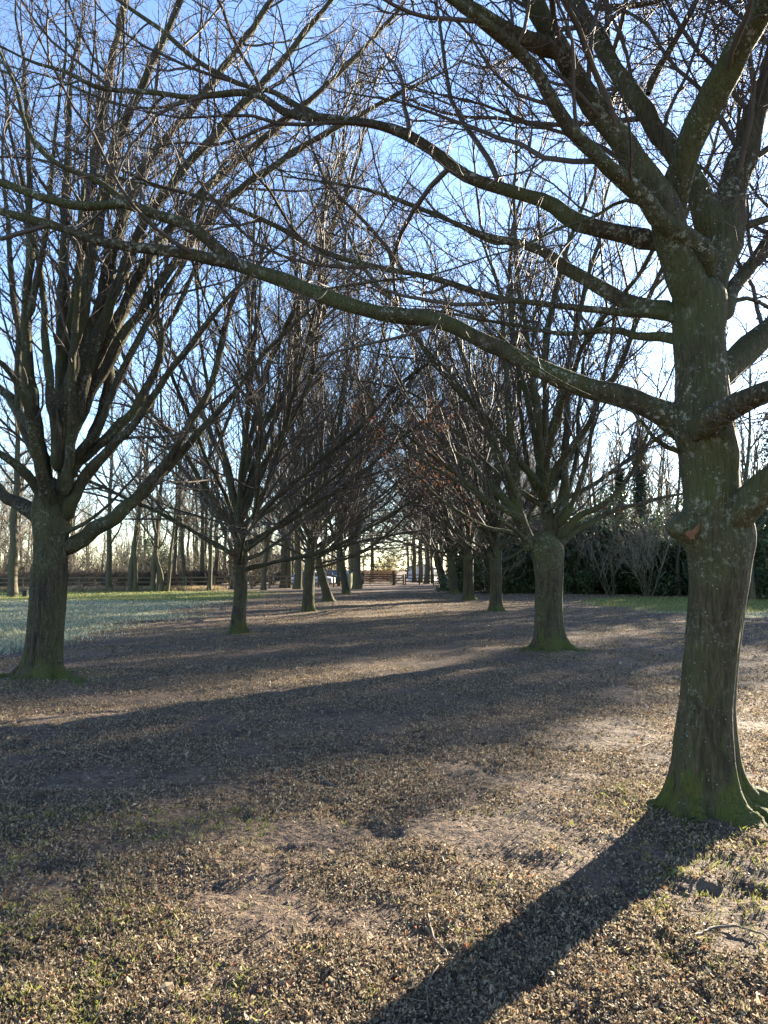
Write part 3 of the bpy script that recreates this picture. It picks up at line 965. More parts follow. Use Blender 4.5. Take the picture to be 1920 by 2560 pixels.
# ------------------------------------------------------------------ second tree of each row
def build_right_second():
    rng = np.random.default_rng(303)
    b = np.array((R2[0], R2[1], 0.0))
    Y = R2[1]
    tr = [(1374, 1632, 72), (1372, 1580, 68), (1371, 1520, 66), (1372, 1460, 67), (1370, 1410, 74), (1366, 1370, 82), (1362, 1345, 64), (1362, 1325, 36)]
    path = [at(x, y, Y) - b for x, y, w in tr]
    path[0][2] = 0
    rad = [w * Y / FPX / 2 for _, _, w in tr]
    trunk = trunk_geo(path, rad, rng, 40, 70, 0.5, 0.22, 5, 0.05, roots=[(math.radians(-20), 0.3, 0.45), (math.radians(200), 0.3, 0.4), (math.radians(-100), 0.4, 0.25)])
    sx, ox, oy = 4.879, 1140, 1080

    def T(pts, d1, ext=3.0, d0=0.0):
        return trace(b, [(ox + x / sx, oy + y / sx, w / sx) for x, y, w in pts], Y + d0, Y + d1, 1.0, ext, rng, up=0.04)
    limbs = [
        T([(960, 1450, 180), (900, 1380, 170), (820, 1200, 150), (760, 1030, 140), (740, 850, 130), (720, 600, 115), (700, 300, 100), (680, 0, 88), (640, -400, 74), (600, -900, 60), (560, -1500, 48)], -0.6, 3.5),
        T([(800, 1100, 100), (700, 990, 90), (600, 950, 84), (480, 900, 78), (330, 800, 70), (150, 650, 62), (0, 500, 56), (-240, 330, 48), (-560, 60, 38), (-800, -150, 30)], -0.5, 2.5, -0.2),
        T([(760, 1020, 100), (660, 900, 90), (460, 670, 82), (330, 540, 74), (180, 360, 66), (0, 250, 58), (-330, -60, 46), (-560, -380, 36), (-760, -800, 26)], 0.4, 2.5, -0.2),
        T([(880, 1280, 70), (800, 1260, 62), (650, 1220, 56), (440, 1190, 52), (300, 1130, 48), (100, 1010, 42), (-200, 820, 32), (-400, 600, 26)], -1.0, 1.8),
        T([(1100, 1450, 160), (1150, 1300, 150), (1210, 1100, 140), (1290, 950, 130), (1310, 700, 115), (1320, 400, 100), (1350, 100, 88), (1360, -400, 72), (1400, -1000, 56)], 0.5, 3.5),
        T([(1110, 1400, 110), (1130, 1200, 96), (1120, 900, 88), (1000, 700, 80), (900, 540, 72), (850, 300, 64), (820, 0, 56), (780, -500, 44), (730, -1100, 34)], 0.9, 3.0),
        T([(1180, 1420, 120), (1300, 1330, 100), (1400, 1250, 86), (1520, 1160, 78), (1659, 1090, 68), (1900, 980, 58), (2200, 880, 48), (2500, 800, 40), (2750, 760, 32)], 0.9, 1.5),
        T([(1230, 1300, 100), (1380, 1160, 84), (1500, 1030, 72), (1659, 950, 64), (1900, 800, 54), (2100, 560, 46), (2250, 250, 38), (2420, -200, 28)], -0.6, 2.5),
        T([(1150, 1250, 90), (1060, 950, 70), (1010, 600, 64), (1040, 200, 56), (1080, -250, 48), (1100, -800, 40), (1160, -1500, 30)], 1.4, 3.0),
        T([(1250, 1150, 80), (1450, 800, 66), (1560, 450, 58), (1640, 50, 48), (1760, -500, 38), (1880, -1100, 28)], -1.2, 3.0),
        T([(1200, 1200, 80), (1400, 600, 60), (1480, 200, 54), (1500, -300, 46), (1560, -900, 36)], 1.6, 3.0),
        T([(760, 900, 80), (560, 520, 66), (440, 150, 58), (300, -300, 48), (100, -900, 36), (-100, -1500, 26)], 1.3, 3.0),
        T([(740, 800, 70), (560, 350, 58), (380, -100, 48), (100, -500, 38), (-250, -900, 28)], -1.6, 3.0, -0.4),
        T([(900, 1350, 60), (700, 1180, 44), (500, 1020, 40), (260, 780, 34), (-50, 560, 28), (-500, 300, 20)], -2.0, 2.0, -0.3),
    ]
    limbs += vase_limbs(rng, path[-2], 11, 32, 84, 6, 11.5, 0.06, 0.5, 1.5)
    lv = [dict(d=3.2, ratio=0.30, K=9, S=4, wob=0.11, up=0.05, rm=1.3, tmin=0.18, lmin=0.5, lmax=3.0, ang=0.62, rk=0.0085),
          dict(d=7, ratio=0.34, K=6, S=3, wob=0.14, up=0.03, rm=1.1, lmin=0.25, lmax=1.2, ang=0.7, rk=0.007),
          dict(d=14, ratio=0.40, K=5, S=3, wob=0.26, up=0.0, rm=0.95, lmin=0.1, lmax=0.5, ang=0.95, rk=0.006)]

    def extra(t, pools):
        surface_roots(t, [(math.radians(-25), 0.95, 0.09), (math.radians(205), 0.9, 0.09), (math.radians(-80), 0.7, 0.08), (math.radians(-130), 0.75, 0.07)], 0.3, rng, BARK_NEAR)
        lim = [1, 2, 3, 6, 7]
        P = np.concatenate([pools[i][1][1][0][:, -1] for i in lim] + [pools[i][1][2][0][:, -1] for i in lim])
        c = fbm(P[:, 0] * 1.3, P[:, 2] * 1.3 + P[:, 1], 90, 2)
        ok = (c > 0.53) & (P[:, 2] < 4.8) & (rng.uniform(0, 1, len(P)) < 0.6)
        P = np.repeat(P[ok], 4, axis=0) + rng.normal(0, 0.06, (ok.sum() * 4, 3))
        P = P[:3500]
        V, F = leaf_cards(P, rng.uniform(0.018, 0.036, len(P)), rng, 1.1, 0.5, 0.5)
        tag(link('dead_leaves', mesh_np('dead_leaves', V, F, DEADLEAF, False), t), 'russet dead leaves still hanging on the lower branches', kind='stuff')
    detailed_tree('leaf_holding_tree', 'forked avenue tree on the right with mossy root flare and russet dead leaves', 'trees of the right avenue row', b, trunk, limbs, lv, 0.0028, rng, BARK_NEAR, TWIG, extra)


build_right_second()


def row_tree(name, label, group, base, seed, r, fork_h, lean, n, twig_levels, rmin, detailed, lo=24, hi=80, lmin=4.5, lmax=9.5, bark_m=BARK_ROW, limb_r=None, curve=0.0, reach=0.0):
    rng = np.random.default_rng(seed)
    b = np.array((base[0], base[1], 0.0))
    k = 8
    q = np.linspace(0, 1, k)
    path = [np.array((lean[0] * s + curve * math.sin(s * 3.1), lean[1] * s, (fork_h + 0.35) * s)) for s in q]
    rad = [r * (1.05 - 0.12 * s + 0.28 * max(0, s - 0.7) / 0.3) for s in q]
    rad[-1] = r * 0.8
    path.append(path[-1] + np.array((0, 0, 0.9)))
    rad.append(r * 0.4)
    trunk = trunk_geo(path, rad, rng, 28, 40, 0.6, 0.22, 5, 0.06, roots=[(rng.uniform(0, 6.28), 0.35, 0.25) for _ in range(3)])
    limbs = vase_limbs(rng, path[-2], n, lo, hi, lmin, lmax, limb_r or r * 0.36, -0.75, 0.9, lean=(reach, 0), up=0.045)
    if detailed:
        return detailed_tree(name, label, group, b, trunk, limbs, twig_levels, rmin, rng, bark_m)
    t = thing(name, label, 'tree', b, group)
    link('trunk', mesh_np('trunk', *trunk, bark_m), t)
    parts = []
    for P, R in limbs:
        P, R = resample(P, R, 22)
        parts.append(tubes(P[None], collar(P, R, 0.4)[None], 7))
    V0, F0 = join_geo(parts)
    P = np.stack([resample(P, R, 16)[0] for P, R in limbs])
    R = np.stack([resample(P, R, 16)[1] for P, R in limbs])
    (V1, F1), _ = twig_geo(P, R, rng, twig_levels, rmin)
    V, F = join_geo([(V0, F0), (V1, F1)])
    mi = np.concatenate((np.zeros(len(F0)), np.ones(len(F1))))
    link('crown', mesh_np('crown', V, F, [bark_m, TWIG], True, mi), t)
    return t


MID = [dict(d=3.0, ratio=0.30, K=8, S=4, wob=0.10, up=0.05, rm=1.2, tmin=0.15, lmin=0.5, lmax=3.0, ang=0.58, rk=0.0085),
       dict(d=7.0, ratio=0.36, K=5, S=3, wob=0.13, up=0.03, rm=1.0, lmin=0.3, lmax=1.3, ang=0.65, rk=0.006),
       dict(d=13, ratio=0.42, K=4, S=3, wob=0.26, up=0.0, rm=0.9, lmin=0.12, lmax=0.55, ang=0.75, rk=0.005)]
FARROW = [dict(d=2.6, ratio=0.30, K=7, S=3, wob=0.10, up=0.05, rm=1.2, tmin=0.15, lmin=0.5, lmax=3.0, ang=0.58, rk=0.008),
          dict(d=6, ratio=0.38, K=4, S=3, wob=0.13, up=0.03, rm=1.0, lmin=0.3, lmax=1.4, ang=0.65, rk=0.006),
          dict(d=8, ratio=0.42, K=3, S=3, wob=0.16, up=0.0, rm=0.8, lmin=0.15, lmax=0.6, ang=0.75, rk=0.005)]

GR, GL = 'trees of the right avenue row', 'trees of the left avenue row'
row_tree('dark_trunked_tree', 'slim dark trunk in the left row with a tuft of dead leaves below its fork', GL, L2, 401, 0.155, 1.95, (0.04, 0.05), 24, MID, 0.0026, True, 14, 84, 7.0, 13.0, limb_r=0.06, curve=0.07, reach=0.16)
row_tree('straight_trunked_tree', 'straight pale edged trunk in the right row, next beyond the leaf holding tree', GR, R3, 402, 0.215, 2.15, (0.02, 0.0), 22, MID, 0.0034, False, 24, 84, 7.0, 13.0, limb_r=0.06, reach=-0.16)
row_tree('avenue_tree', 'dark trunk in the left row standing in front of the white car', GL, L3, 403, 0.20, 2.0, (0.10, 0.0), 22, MID, 0.0034, False, 20, 84, 7.0, 13.0, limb_r=0.06, reach=0.16)
row_tree('avenue_tree', 'left row trunk leaning left at its top, in front of the dark car', GL, L4, 404, 0.22, 2.2, (-0.75, 0.0), 20, FARROW, 0.004, False, 22, 84, 7.0, 13.0, limb_r=0.066, reach=0.16)
row_tree('avenue_tree', 'left row trunk beside the pale cabinet, farthest of that row', GL, L5, 405, 0.22, 2.5, (-0.45, 0.0), 20, FARROW, 0.0045, False, 24, 84, 7.0, 13.0, limb_r=0.066, reach=0.16)
row_tree('avenue_tree', 'stout right row trunk with wide mossy flare and low spreading fork', GR, R4, 406, 0.25, 2.1, (0.0, 0.0), 22, MID, 0.0036, False, 20, 84, 7.0, 13.0, limb_r=0.06, reach=-0.16)
row_tree('avenue_tree', 'right row trunk with bright green mossy foot, between the stout one and the leaning one', GR, R5, 407, 0.26, 2.3, (-0.25, 0.0), 20, FARROW, 0.0045, False, 24, 84, 7.0, 13.0, limb_r=0.066, reach=-0.16)
row_tree('avenue_tree', 'right row trunk leaning left with a sunlit right edge, beside a short wooden post', GR, R6, 408, 0.30, 3.6, (-1.0, 0.0), 19, FARROW, 0.005, False, 26, 84, 7.0, 13.0, limb_r=0.09, reach=-0.16)


def tuft_on_left():
    rng = np.random.default_rng(66)
    t = [o for o in COL.objects if o.name.startswith('dark_trunked_tree')][0]
    n = 90
    P = np.stack((rng.normal(-0.02, 0.10, n), rng.normal(-0.2, 0.05, n), rng.normal(1.82, 0.13, n)), -1)
    V, F = leaf_cards(P, rng.uniform(0.025, 0.05, n), rng, 1.1, 0.5, 0.5)
    tag(link('dead_leaves', mesh_np('dead_leaves', V, F, DEADLEAF, False), t), 'small tuft of russet leaves on the trunk')


tuft_on_left()


# ------------------------------------------------------------------ woodland behind
WOODLV = [dict(d=2.4, ratio=0.36, K=6, S=3, wob=0.13, up=0.05, rm=1.1, tmin=0.15, lmin=0.6, lmax=3.0, ang=0.7, rk=0.009),
          dict(d=4.2, ratio=0.42, K=4, S=3, wob=0.16, up=0.02, rm=0.9, lmin=0.4, lmax=1.6, ang=0.8, rk=0.006),
          dict(d=5, ratio=0.45, K=3, S=3, wob=0.18, up=0.0, rm=0.7, lmin=0.25, lmax=0.9, ang=0.8, rk=0.005)]


def wood_proto(name, seed, H, r, first, nl, stems=1, lean=(0, 0), twig_m=TWIG_FAR, ivy=0):
    """tall bare tree, built at the origin"""
    rng = np.random.default_rng(seed)
    t = thing(name, 'x', 'tree', (0, 0, 0))
    tr, lim = [], []
    for s in range(stems):
        off = np.array((rng.normal(0, 0.35), rng.normal(0, 0.25), 0)) * (stems > 1)
        ln = np.array((rng.normal(0, 1.2), rng.normal(0, 1.2), 0)) * (stems > 1) + np.array((lean[0], lean[1], 0))
        k = 12
        h = H * (rng.uniform(0.8, 1) if s else 1)
        rr = r * (rng.uniform(0.6, 0.9) if s else 1)
        P = np.array([off * (1 + 0.3 * q) + ln * q ** 1.2 + np.array((rng.normal(0, 0.07), rng.normal(0, 0.07), h * q)) for q in np.linspace(0, 1, k)])
        R = np.array([rr * (1.0 - 0.92 * q ** 1.1) for q in np.linspace(0, 1, k)])
        P[0, 2] = 0
        tr.append(trunk_geo(P, R, rng, 12, 26, 0.5, 0.35, 4, 0.05))
        n = max(5, nl // stems)
        for i in range(n):
            q = first + (0.97 - first) * i / n
            p0 = np.array([np.interp(q, np.linspace(0, 1, k), P[:, c]) for c in range(3)])
            el = math.radians(28 + 45 * q + rng.uniform(-12, 12))
            az = i * 2.4 + rng.uniform(-.4, .4) + s
            L = h * (0.36 - 0.22 * q) * rng.uniform(0.6, 1.2)
            pl = shoot(p0[None], np.array([[math.cos(az) * math.cos(el), math.sin(az) * math.cos(el), math.sin(el)]]), np.array([L]), 10, 0.11, 0.05, rng)[0]
            lim.append((pl, max(0.02, rr * 0.38 * (1 - 0.6 * q)) * (1 - np.linspace(0, 1, 10)) ** 0.8 + 0.008))
    link('trunk', mesh_np('trunk', *join_geo(tr), BARK_WOOD), t)
    P, R = np.stack([a for a, _ in lim]), np.stack([c for _, c in lim])
    g0 = tubes(P, R, 5)
    g1, _ = twig_geo(P, R, rng, WOODLV, 0.011)
    V, F = join_geo([g0, g1])
    mi = np.concatenate((np.zeros(len(g0[1])), np.ones(len(g1[1]))))
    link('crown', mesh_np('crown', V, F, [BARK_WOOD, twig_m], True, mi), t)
    if ivy:
        n = ivy
        z = rng.uniform(0.3, H * 0.62, n)
        th = rng.uniform(0, 6.283, n)
        rr = r * (1 - 0.5 * z / H) + np.abs(rng.normal(0.10, 0.16, n))
        V, F = leaf_cards(np.stack((rr * np.cos(th), rr * np.sin(th), z), -1), rng.uniform(0.05, 0.10, n), rng, 0.9, 0.8, 0.3)
        tag(link('ivy', mesh_np('ivy', V, F, IVY, False), t), kind='stuff')
    return t


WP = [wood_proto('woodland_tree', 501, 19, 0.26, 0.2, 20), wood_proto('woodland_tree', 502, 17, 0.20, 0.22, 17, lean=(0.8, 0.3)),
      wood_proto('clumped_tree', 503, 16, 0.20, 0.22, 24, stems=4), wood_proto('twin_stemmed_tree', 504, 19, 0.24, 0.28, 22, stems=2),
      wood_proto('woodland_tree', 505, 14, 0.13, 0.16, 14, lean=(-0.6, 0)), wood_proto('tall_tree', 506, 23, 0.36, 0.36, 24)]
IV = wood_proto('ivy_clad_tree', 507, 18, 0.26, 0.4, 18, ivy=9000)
used = set()


def put(proto, px, py, scale=1.0, label=None, group=None, rot=None, Y=None, X=None):
    global rr_
    p = ground_at(px, py) if X is None else np.array((X, Y, 0))
    if Y is not None and X is None:
        p = at(px, py, Y)
    p[2] = 0
    rot = rot if rot is not None else (px * 1.7 + py * 0.9) % 6.28
    if proto.name not in used:
        used.add(proto.name)
        proto.location = p
        proto.rotation_euler = (0, 0, rot)
        proto.scale = (scale,) * 3
        o = proto
        if label:
            o['label'] = label
        if group:
            o['group'] = group
        return o
    return dup(proto, p, rot, scale, label, group)


LW = 'bare woodland trees behind the left lawn'
RW = 'bare woodland trees behind the dark shrubs'
put(WP[5], 30, 1492, 0.72, 'stout bare tree at the left edge beside the black tub', LW, 1.0)
put(WP[0], 270, 1478, 0.85, 'single bare trunk before the hedge, nearest the left row tree trunk', LW)
put(WP[3], 326, 1478, 0.95, 'twin bare trunks merging at the foot, in front of the dark holly', LW)
put(WP[2], 394, 1479, 1.0, 'clump of several bare stems from one foot, right of the dark holly', LW)
put(WP[4], 434, 1471, 1.3, 'thin bare trunk just right of the clump of stems', LW)
put(WP[1], 456, 1472, 1.0, 'slim straight trunk second to the right of the clump of stems', LW)
put(WP[3], 503, 1471, 0.9, 'pair of close brown trunks left of the slim dark avenue tree', LW, 2.5)
put(WP[4], 523, 1477, 1.2, 'thin trunk with a knobbly side, nearest the slim dark avenue tree', LW)
put(WP[0], 541, 1469, 0.9, 'broad trunk right behind the fence, left of the slim dark avenue tree', LW, 4)
put(WP[1], 664, 1475, 0.95, 'bare trunk before the house gable with a side limb', LW, 5)
put(WP[5], 709, 1470, 0.75, 'upright trunk nearest the house roof, left of a paler neighbour', LW)
put(WP[0], 722, 1470, 0.95, 'greyish trunk close against its darker neighbour by the white car', LW, 2)
put(WP[5], 744, 1473, 0.9, 'thick flared trunk just left of the white car', LW, 3)
put(WP[5], 893, 1473, 1.0, 'thick tall trunk with flared foot right of the pale cabinet', LW, 4.5)
put(WP[5], 880, 1463, 0.8, 'dark trunk half hidden behind the thick one by the cabinet', LW, 1.5)
rs = np.random.default_rng(77)
for i in range(34):
    Y = rs.uniform(66, 112)
    px = rs.uniform(-60, 860)
    x = (px - 960) / FPX * Y
    put(WP[rs.integers(0, 5)], 0, 0, rs.uniform(0.7, 1.05), 'bare tree in the wood behind the left hedge', 'bare trees massed behind the left hedge', rs.uniform(0, 6.28), Y, x)
# right side
put(WP[5], 1036, 1456, 0.8, 'dark trunk right of the white wall beyond the gate', RW, 0.3)
put(WP[0], 1052, 1457, 1.1, 'leftmost but one of the close trunks right of the gate', RW, 1.1)
put(WP[5], 1068, 1460, 0.9, 'sunlit edged trunk among those right of the gate', RW, 2.2)
put(WP[1], 1079, 1459, 1.1, 'thin trunk behind the sunlit edged one right of the gate', RW, 3.3)
put(WP[0], 1103, 1460, 1.1, 'pale trunk behind the leaning avenue tree', RW, 4.4)
put(WP[0], 1196, 1466, 1.1, 'pale trunk against dark shrubs between stout and straight avenue trees', RW, 5.5)
put(WP[1], 1284, 1464, 1.1, 'curved pale trunk left of the leaf holding tree', RW, 0.6)
put(WP[0], 1302, 1464, 1.0, 'straight pale trunk just left of the leaf holding tree', RW, 1.7)
put(WP[4], 1696, 1489, 1.0, 'thin pale trunk in front of dark shrubs left of the mossy tree', RW, 2.8)
put(WP[4], 1882, 1500, 1.1, 'thin trunk in front of dark shrubs right of the mossy tree', RW, 3.9)
put(IV, 1606, 1478, 1.0, 'ivy clad dark trunk rising above the shrubs on the right', RW, 1.0)
put(IV, 1555, 1468, 0.95, 'second ivy clad trunk, farther back and left of the first', RW, 2.0)
for i in range(60):
    Y = rs.uniform(56, 96)
    px = rs.uniform(1130, 2000) if i < 44 else rs.uniform(2000, 2400)
    x = (px - 960) / FPX * Y
    put(WP[rs.integers(0, 5)], 0, 0, rs.uniform(0.7, 1.0), 'bare tree in the wood behind the dark shrubs', 'bare trees massed behind the right shrubs', rs.uniform(0, 6.28), Y, x)


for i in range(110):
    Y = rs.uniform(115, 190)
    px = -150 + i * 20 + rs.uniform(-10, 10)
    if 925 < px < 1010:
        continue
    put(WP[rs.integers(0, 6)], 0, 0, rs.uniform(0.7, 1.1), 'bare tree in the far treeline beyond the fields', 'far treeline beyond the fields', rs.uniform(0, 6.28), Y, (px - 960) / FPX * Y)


# ------------------------------------------------------------------ shrubs
def bush_proto(name, seed, w, d, h, n, m, leaf=0.055, stems=7):
    rng = np.random.default_rng(seed)
    t = thing(name, 'x', 'shrub', (0, 0, 0))
    nb = 34
    u = nrm(rng.normal(0, 1, (nb, 3)))
    c = u * np.array((w, d, h)) * (rng.uniform(0.35, 0.98, nb) ** 0.6)[:, None] * 0.5
    c[:, 2] = np.abs(c[:, 2]) * 1.7 + 0.25
    c[:, 2] = np.minimum(c[:, 2], h * 0.92)
    c[:9, 2] = rng.uniform(0.05, 0.4, 9)
    rad = rng.uniform(0.32, 0.75, nb) * min(w, h) * 0.26
    own = rng.integers(0, nb, n)
    v = nrm(rng.normal(0, 1, (n, 3))) * (rng.uniform(0.55, 1.0, n) ** 0.5)[:, None]
    P = c[own] + v * rad[own][:, None]
    P[:, 2] = np.abs(P[:, 2]) + 0.05
    V, F = leaf_cards(P, leaf * rng.uniform(0.6, 1.3, n), rng, 0.8, 0.55, 0.25)
    tag(link('foliage', mesh_np('foliage', V, F, m, False), t), kind='stuff')
    st = np.stack((rng.normal(0, w * 0.12, stems), rng.normal(0, d * 0.12, stems), np.zeros(stems)), -1)
    dr = np.stack((rng.normal(0, .5, stems), rng.normal(0, .5, stems), np.ones(stems)), -1)
    P = shoot(st, dr, np.full(stems, h * 0.85), 7, 0.12, 0.05, rng)
    R = np.repeat((0.035 * (1 - np.linspace(0, .85, 7)))[None], stems, 0)
    link('stems', mesh_np('stems', *tubes(P, R, 5), BARK_WOOD), t)
    return t


B1 = bush_proto('laurel_bush', 601, 5.5, 3.6, 3.6, 17000, LAUREL)
B2 = bush_proto('laurel_bush', 602, 4.6, 3.4, 4.6, 17000, LAUREL)
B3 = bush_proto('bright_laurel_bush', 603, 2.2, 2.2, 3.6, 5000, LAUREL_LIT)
HOLLY = bush_proto('holly_bush', 604, 4.2, 3.4, 6.0, 16000, LAUREL, 0.06)
SH = 'dark evergreen shrubs along the right'
shr = [(B2, 1165, 1462, 0.75, 'dark laurel behind the two mossy footed trunks of the right row'),
       (B1, 1225, 1462, 1.1, 'dark laurel between the stout and straight avenue trunks'),
       (B2, 1310, 1465, 1.1, 'dark laurel behind the fork of the leaf holding tree'),
       (B1, 1435, 1484, 1.0, 'dark laurel right beside the leaf holding trunk'),
       (B2, 1500, 1482, 0.95, 'dark laurel left of the bare hazel clump'),
       (B1, 1585, 1484, 1.05, 'dark laurel directly behind the bare hazel clump'),
       (B2, 1665, 1486, 0.9, 'dark laurel behind the thin pale trunk'),
       (B1, 1750, 1488, 1.1, 'dark laurel hidden behind the big mossy trunk'),
       (B2, 1850, 1492, 0.9, 'dark laurel just right of the big mossy trunk'),
       (B1, 1935, 1496, 1.1, 'dark laurel at the right edge of the picture')]
for i, (p, px, py, s, lab) in enumerate(shr):
    put(p, px, py, s * 1.25, lab, SH, i * 0.9)
for i in range(14):
    Y = 53 + (i * 7 % 5)
    put([B1, B2][i % 2], 0, 0, 1.55 + 0.1 * (i % 3), 'tall dark evergreen behind the front laurels of the right side', 'back row of dark evergreens', i * 1.1, Y, (1235 + i * 62 - 960) / FPX * Y)
for i in range(7):
    x, y = 26 + i * 4.0, 44 - i * 1.5
    put([B1, B2][i % 2], 0, 0, 1.15, 'dark laurel farther along the shrub row past the right edge', 'dark laurels past the right edge', i * 1.3, y, x)
put(B3, 1428, 1479, 1.0, 'bright sunlit yellow green laurel beside the leaf holding trunk', None, 0.4)
put(B3, 733, 1462, 0.7, 'small bright green shrub by the thick trunk near the white car', None, 1.4)
put(HOLLY, 372, 1466, 1.0, 'tall dark holly in the wood behind the left fence', None, 0.2)


def twig_bush(name, label, cat, px, py, h, n, spread, m, seed, dens=1.0, rmin=0.007, group=None, scale=1.0, bark_m=None):
    rng = np.random.default_rng(seed)
    p = ground_at(px, py)
    p[2] = 0
    t = thing(name, label, cat, p, group)
    st = np.stack((rng.normal(0, 0.14, n), rng.normal(0, 0.14, n), np.full(n, -0.05)), -1)
    dr = np.stack((rng.normal(0, spread, n), rng.normal(0, spread, n), np.ones(n)), -1)
    P = shoot(st, dr, h * rng.uniform(0.7, 1.1, n), 10, 0.08, 0.0, rng)
    R = np.repeat((0.03 * (1 - np.linspace(0, .8, 10)))[None], n, 0)
    link('stems', mesh_np('stems', *tubes(P, R, 5), bark_m or BARK_WOOD), t)
    lv = [dict(d=3.0 * dens, ratio=0.35, K=6, S=3, wob=0.14, up=0.03, tmin=0.25, lmin=0.3, lmax=1.8, ang=0.6),
          dict(d=5 * dens, ratio=0.4, K=4, S=3, wob=0.16, lmin=0.15, lmax=0.8), dict(d=6 * dens, ratio=0.4, K=3, S=3, wob=0.16, lmin=0.1, lmax=0.4)]
    g, _ = twig_geo(P, R, rng, lv, rmin)
    link('crown', mesh_np('crown', *g, m), t)
    return t


HZ = 'bare hazel clumps before the dark shrubs'
twig_bush('hazel_shrub', 'bare many stemmed hazel fanning out before the dark shrubs, left of the mossy tree', 'shrub', 1618, 1490, 5.8, 18, 0.28, TWIG_PALE, 701, 1.0, 0.006, HZ)
twig_bush('hazel_shrub', 'smaller bare hazel with few thin stems between bright laurel and big hazel', 'shrub', 1525, 1488, 4.6, 8, 0.28, TWIG_PALE, 702, 0.9, 0.006, HZ)
twig_bush('hazel_shrub', 'bare hazel close behind the big mossy trunk', 'shrub', 1700, 1484, 5.2, 9, 0.25, TWIG_PALE, 703, 0.9, 0.006, HZ)
twig_bush('willow_shrub', 'sunlit yellow twigged shrub behind the field gate', 'shrub', 968, 1450, 4.2, 40, 0.55, TWIG_YELLOW, 704, 1.0, 0.016)
twig_bush('pale_bare_tree', 'pale sunlit bare tree behind the yellow shrub', 'tree', 985, 1446, 8.5, 7, 0.2, TWIG_PALE, 705, 0.9, 0.016)


UB = twig_bush('tan_thicket_shrub', 'x', 'shrub', 0, 1470, 3.2, 22, 0.5, TWIG_TAN, 711, 0.8, 0.011)
for i in range(56):
    Y = 64 + (i * 5 % 13) * 3.2
    px = -40 + i * 16
    if px > 690:
        Y = 102 + i % 9
    put(UB, 0, 0, 0.75 + 0.3 * (i % 4), 'tan twiggy thicket shrub behind the left hedge', 'tan thicket behind the left hedge', i * 2.1, Y, (px - 960) / FPX * Y)


for i in range(16):
    px = 1240 + i * 46
    Y = 51 + (i * 3 % 5) * 1.6
    put(UB, 0, 0, 1.35 + 0.25 * (i % 3), 'tan twiggy thicket rising behind the right laurels', 'tan thicket behind the right laurels', i * 1.9, Y, (px - 960) / FPX * Y)


def build_cedar(px, py, H, Rr, label, seed, group=None):
    rng = np.random.default_rng(seed)
    p = ground_at(px, py)
    p[2] = 0
    t = thing('cedar_tree', label, 'tree', p, group)
    path = [np.array((0.05 * math.sin(q * 9), 0, H * q)) for q in np.linspace(0, 1, 8)]
    link('trunk', mesh_np('trunk', *trunk_geo(path, [0.28 * (1 - 0.93 * q) for q in np.linspace(0, 1, 8)], rng, 12, 24, 0.4, 0.4, 4, 0.04), BARK_WOOD), t)
    n = 46
    q = np.linspace(0.14, 0.97, n)
    az = np.arange(n) * 2.4
    L = Rr * (1.05 - q) ** 0.75 * rng.uniform(0.65, 1.1, n)
    st = np.stack((np.zeros(n), np.zeros(n), q * H), -1)
    dr = np.stack((np.cos(az), np.sin(az), 0.25 - 0.2 * (1 - q)), -1)
    P = shoot(st, dr, L, 9, 0.05, -0.07, rng)
    R = np.repeat((0.05 * (1 - np.linspace(0, .85, 9)))[None], n, 0)
    link('limbs', mesh_np('limbs', *tubes(P, R, 5), BARK_WOOD), t)
    P2, R2_ = grow(P, R, rng, 5, 0.3, 0.9, 5, 0.08, -0.06, 0.01, 0.2, 0.5, 0.3, 1.4, 0.008, -0.05)
    own = np.repeat(np.arange(len(P2)), 14)
    k = rng.uniform(0, 4, len(own))
    i = np.minimum(k.astype(int), 3)
    u = (k - i)[:, None]
    pos = P2[own, i] * (1 - u) + P2[own, i + 1] * u + rng.normal(0, 0.05, (len(own), 3)) - np.array((0, 0, 0.05))
    V, F = leaf_cards(pos, rng.uniform(0.07, 0.16, len(own)), rng, 0.4, 0.5, 0.2)
    tag(link('needles', mesh_np('needles', V, F, NEEDLE, False), t), kind='stuff')


build_cedar(930, 1456, 13, 4.6, 'dark drooping cedar behind the left end of the field gate', 801)
build_cedar(1020, 1446, 11, 3.6, 'hazy dark conifer right of the pale tree beyond the gate', 802)


